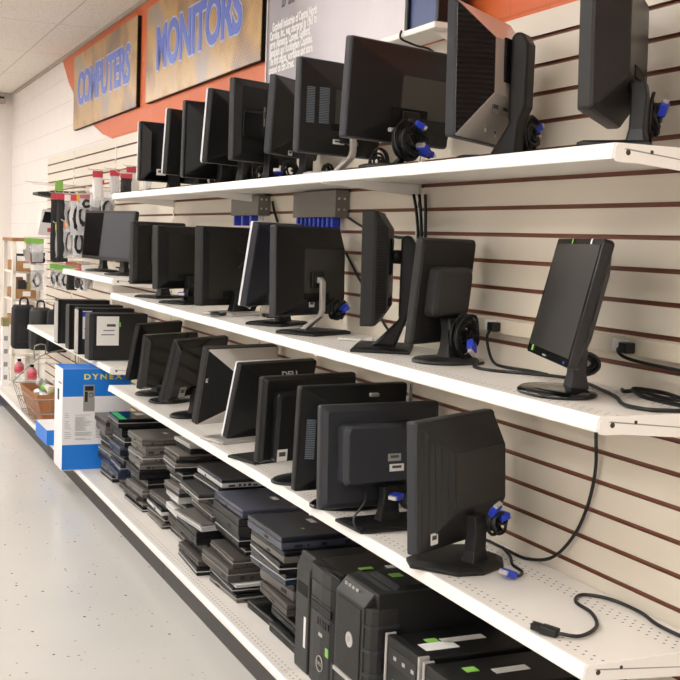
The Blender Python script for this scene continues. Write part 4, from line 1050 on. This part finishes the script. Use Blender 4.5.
# white rack with brown trays
RY = -.008
t = thing('display_rack', 'white wooden rack with brown trays beyond the slatwall', 'rack', (9.02, RY, 0))
for px in (0, .58):
    for py in (.01, .225):
        MB().box(px - .018, px + .018, py - .018, py + .018, 0, 1.40).build('post', 'wood_white', t, bev=.003)
MB().box(-.03, .61, -.008, .25, 1.401, 1.43).build('top_board', 'basket_brown', t, bev=.003)
for z in (.38, .625, .885, 1.145):
    MB().box(-.018, .60, .0, .235, z - .04, z - .02).build('rail_board', 'wood_white', t, bev=.002)
for i, (z, pos) in enumerate(((.625, 'lowest'), (.885, 'middle'), (1.145, 'upper'))):
    b = thing('brown_tray', f'brown woven tray on the white rack, {pos} of three', 'tray', (9.02, RY, z - .0192), 0, 'brown trays on the white rack')
    mb = MB(); mb.box(.022, .55, .030, .205, 0, .008); mb.box(-.045, .022, .030, .205, -.0, .008)
    mb.box(-.052, -.045, .030, .205, 0, .095); mb.box(.55, .556, .030, .205, 0, .09); mb.box(-.045, .55, .030, .036, 0, .09); mb.box(-.045, .55, .199, .205, 0, .09)
    mb.build('tray_body', 'basket_brown', b)
    MB().box(-.0545, -.0525, .08, .15, .03, .075).build('price_tag', 'label', b)
    for j in range(4):
        hgt = (.19, .15, .17, .13)[(j + i) % 4]
        o = MB().box(-.045, .045, -.034, .034, 0, hgt).build('boxed_item', ['label', 'olive', 'card_brown', 'charcoal', 'white'][(j * 2 + i) % 5], bev=.003)
        o.location = (9.03 + (j // 2) * .16, RY + .078 + (j % 2) * .078, z - .0108)
        tag(o, f'small boxed item in the {pos} brown tray, {["front right", "front left", "back right", "back left"][j]}', 'box', 'boxed items in the brown trays')

# ------------------------------------------------------------------ switch boxes under the top shelf
def switch_box(label, x0, x1, y1, z0, z1, n):
    t = thing('wall_mount_switch_box', label, 'switch box', ((x0 + x1) / 2, .004, z0), 0, 'switch boxes under the top shelf')
    w = (x1 - x0) / 2
    MB().box(-w, w, 0, y1, 0, z1 - z0).build('metal_case', 'switch_grey', t, bev=.003)
    mb = MB()
    for zz in (.025, .065):
        for yy in (.25, .65): mb.box(-w - .0015, -w, y1 * yy, y1 * yy + .008, zz, zz + .008)
    mb.build('screw', 'steel', t)
    for i in range(n):
        xx = w - .02 - i * (2 * w - .03) / n
        MB().box(xx - .014, xx + .003, y1 - .042, y1 - .008, -.045, -.0002).build('vga_plug', 'blue', t, bev=.003)
    return t
switch_box('wide grey switch box with a row of blue plugs below', 2.014, 2.435, .056, 1.600, 1.700, 9)
switch_box('smaller dark switch box with two blue plugs, farther along', 2.848, 3.217, .056, 1.612, 1.700, 3)

# ------------------------------------------------------------------ power strip and loose cords
t = thing('socket_strip', 'long beige socket strip fixed along the wall above the middle shelf', 'socket strip', (0, .0032, 1.29))
MB().box(-.30, 1.36, 0, .028, -.020, .022).build('strip_body', 'beige', t, bev=.003)
for x in (.94, .62, .35, .08): MB().box(x - .03, x + .03, .0282, .0296, -.014, .016).build('socket', 'label', t, bev=.001)
def cord(label, pts, r=.0042, ends=(), mat='cable'):
    t = thing('power_cord', label, 'cord', pts[0], 0, 'loose black cords on the shelves')
    p0 = Vector(pts[0]); q = [Vector(p) - p0 for p in pts]
    MB().tube(q, r, 8, smooth=7).build('cable', mat, t)
    for (i, kind) in ends:
        p = q[i]; d = (q[i] - q[i + (1 if i == 0 else -1)]).normalized()
        if kind == 'iec':
            yv = Vector((0, 0, 1)); yv = (yv - d * yv.dot(d)).normalized()
            o = MB().box(-.03, .010, -.009, .009, -.013, .013).build('plug', 'cable', t, frame(p, d, yv), bev=.003)
            MB().box(.0102, .032, -.0075, .0075, -.011, .011).build('plug_tip', 'soft_black', o, bev=.002)
        elif kind == 'wall':
            MB().box(-.016, .016, -.016, .012, -.013, .013).build('plug', 'cable', t, Matrix.Translation(p), bev=.004)
        elif kind == 'vga': plug(t, p, d)
    return t
z1 = ZB + .0062; z2 = ZM + .0052
cord('black power cord snaking across the near end of the lower shelf', [(.185, .318, z1 + .006), (.165, .305, z1 + .004), (.135, .262, z1 + .0015), (.180, .185, z1), (.262, .138, z1), (.343, .124, z1), (.385, .075, z1), (.337, .031, z1), (.233, .023, z1), (.147, .042, z1), (.065, .042, z1), (.03, .03, z1)], .0045, [(0, 'iec')])
cord('black cord hanging from behind the middle shelf down the slatwall', [(.445, .018, 1.155), (.443, .018, 1.064), (.442, .014, .972), (.470, .012, .87), (.52, .014, .78), (.60, .02, .705), (.70, .03, z1), (.79, .035, z1), (.90, .035, z1), (.98, .045, z1)], .0045)
cord('short black video cable with blue plug in front of the ridged monitor', [(.80, .045, z1 + .006), (.735, .06, z1), (.66, .10, z1), (.60, .11, z1), (.57, .14, z1), (.565, .185, z1 + .014)], .0042, [(5, 'vga')])
cord('black cord from the far wall socket drooping behind the lone monitor', [(.895, .0505, 1.290), (.925, .05, 1.262), (.915, .05, 1.225), (.87, .06, z2 + .006), (.80, .07, z2), (.70, .05, z2), (.62, .05, z2)], .0042, [(0, 'wall')])
cord('black cord from the near wall socket trailing right along the wall', [(.305, .0505, 1.290), (.335, .05, 1.284), (.31, .055, 1.27), (.25, .05, 1.262), (.12, .045, 1.258), (.0, .04, 1.255), (-.1, .04, 1.262)], .0042, [(0, 'wall')])
cord('black cord running right along the near end of the middle shelf', [(.50, .035, z2), (.38, .075, z2), (.225, .135, z2), (.11, .20, z2), (.04, .195, z2), (.02, .16, z2), (.008, .13, z2)], .0045)
cord('bundled black cord lying behind the lone monitor, middle shelf', [(.33, .035, z2), (.30, .05, z2), (.27, .03, z2 + .004), (.16, .05, z2 + .003), (.08, .03, z2 + .006), (.02, .05, z2 + .002), (.08, .06, z2 + .010), (.18, .035, z2 + .012), (.27, .05, z2 + .010), (.20, .07, z2), (.07, .075, z2), (.012, .08, z2)], .0048)
cord('black cord looping at the slim monitor on the middle shelf', [(.90, .075, z2), (.86, .12, z2), (.80, .16, z2), (.72, .15, z2), (.66, .10, z2), (.60, .055, z2), (.56, .035, z2)], .0042)
for i, (dx, lb) in enumerate(((0, 'first'), (.03, 'second'), (.055, 'third'))):
    cord(f'black cable hanging from the top shelf beside the upright, {lb} of three', [(1.405 + dx * .9, .012 + i * .008, 1.672), (1.395 + dx * .6, .014 + i * .008, 1.62), (1.385 + dx * .2, .016 + i * .01, 1.54), (1.375 + dx * .1, .02 + i * .01, 1.45), (1.38, .02 + i * .011, 1.35), (1.36 - dx, .03 + i * .012, 1.26)], .0052)
cord('black cable sloping down the slatwall from the wide switch box', [(1.98, .02, 1.60), (1.82, .018, 1.56), (1.60, .016, 1.535), (1.50, .018, 1.53), (1.44, .02, 1.50)], .005)
cord('long black cable sloping down behind the silver arm monitor', [(2.0, .015, 1.47), (1.88, .013, 1.38), (1.76, .013, 1.30), (1.66, .014, 1.235), (1.60, .02, z2 + .02), (1.57, .03, z2)], .0045)
cord('black cable falling from the top shelf left of the switch box', [(2.80, .012, 1.672), (2.77, .013, 1.63), (2.71, .014, 1.57), (2.64, .014, 1.50), (2.60, .014, 1.43)], .006)
cord('grey-white cable lying coiled on the middle shelf under the edge-on monitor', [(1.62, .20, z2), (1.56, .14, z2), (1.50, .12, z2), (1.47, .15, z2), (1.50, .18, z2), (1.53, .15, z2 + .004), (1.50, .13, z2 + .008)], .005, (), 'cable_white')
cord('tangled black cable in front of the blue-black leaning monitor', [tuple(Vector(p)) for p in coil_pts((2.66, .288, z2 + .002), .040, 3, 'z', 21)], .0042)

# ------------------------------------------------------------------ world, camera
w = bpy.data.worlds.new('store'); scene.world = w; w.use_nodes = True
w.node_tree.nodes['Background'].inputs[0].default_value = (.9, .92, 1, 1); w.node_tree.nodes['Background'].inputs[1].default_value = .2
cam = bpy.data.cameras.new('camera'); co = bpy.data.objects.new('camera', cam); COL.objects.link(co)
yaw, pitch, roll = -0.42006, -0.08681, 0.03676
import math as _m
f = Vector((_m.cos(yaw) * _m.cos(pitch), _m.sin(yaw) * _m.cos(pitch), _m.sin(pitch)))
rt = f.cross(Vector((0, 0, 1))).normalized(); up = rt.cross(f)
r2 = rt * _m.cos(roll) + up * _m.sin(roll); u2 = -rt * _m.sin(roll) + up * _m.cos(roll)
Mx = Matrix((( r2.x, u2.x, -f.x, -1.85), (r2.y, u2.y, -f.y, 1.746), (r2.z, u2.z, -f.z, 1.515), (0, 0, 0, 1)))
co.matrix_world = Mx
cam.sensor_width = 36; cam.lens = 1140.4 / 680 * 36; cam.clip_start = .05; cam.clip_end = 100
scene.camera = co
vs = scene.view_settings
vs.view_transform = 'Standard'; vs.look = 'None'; vs.gamma = 1.0; vs.use_curve_mapping = False; vs.exposure = 0.0
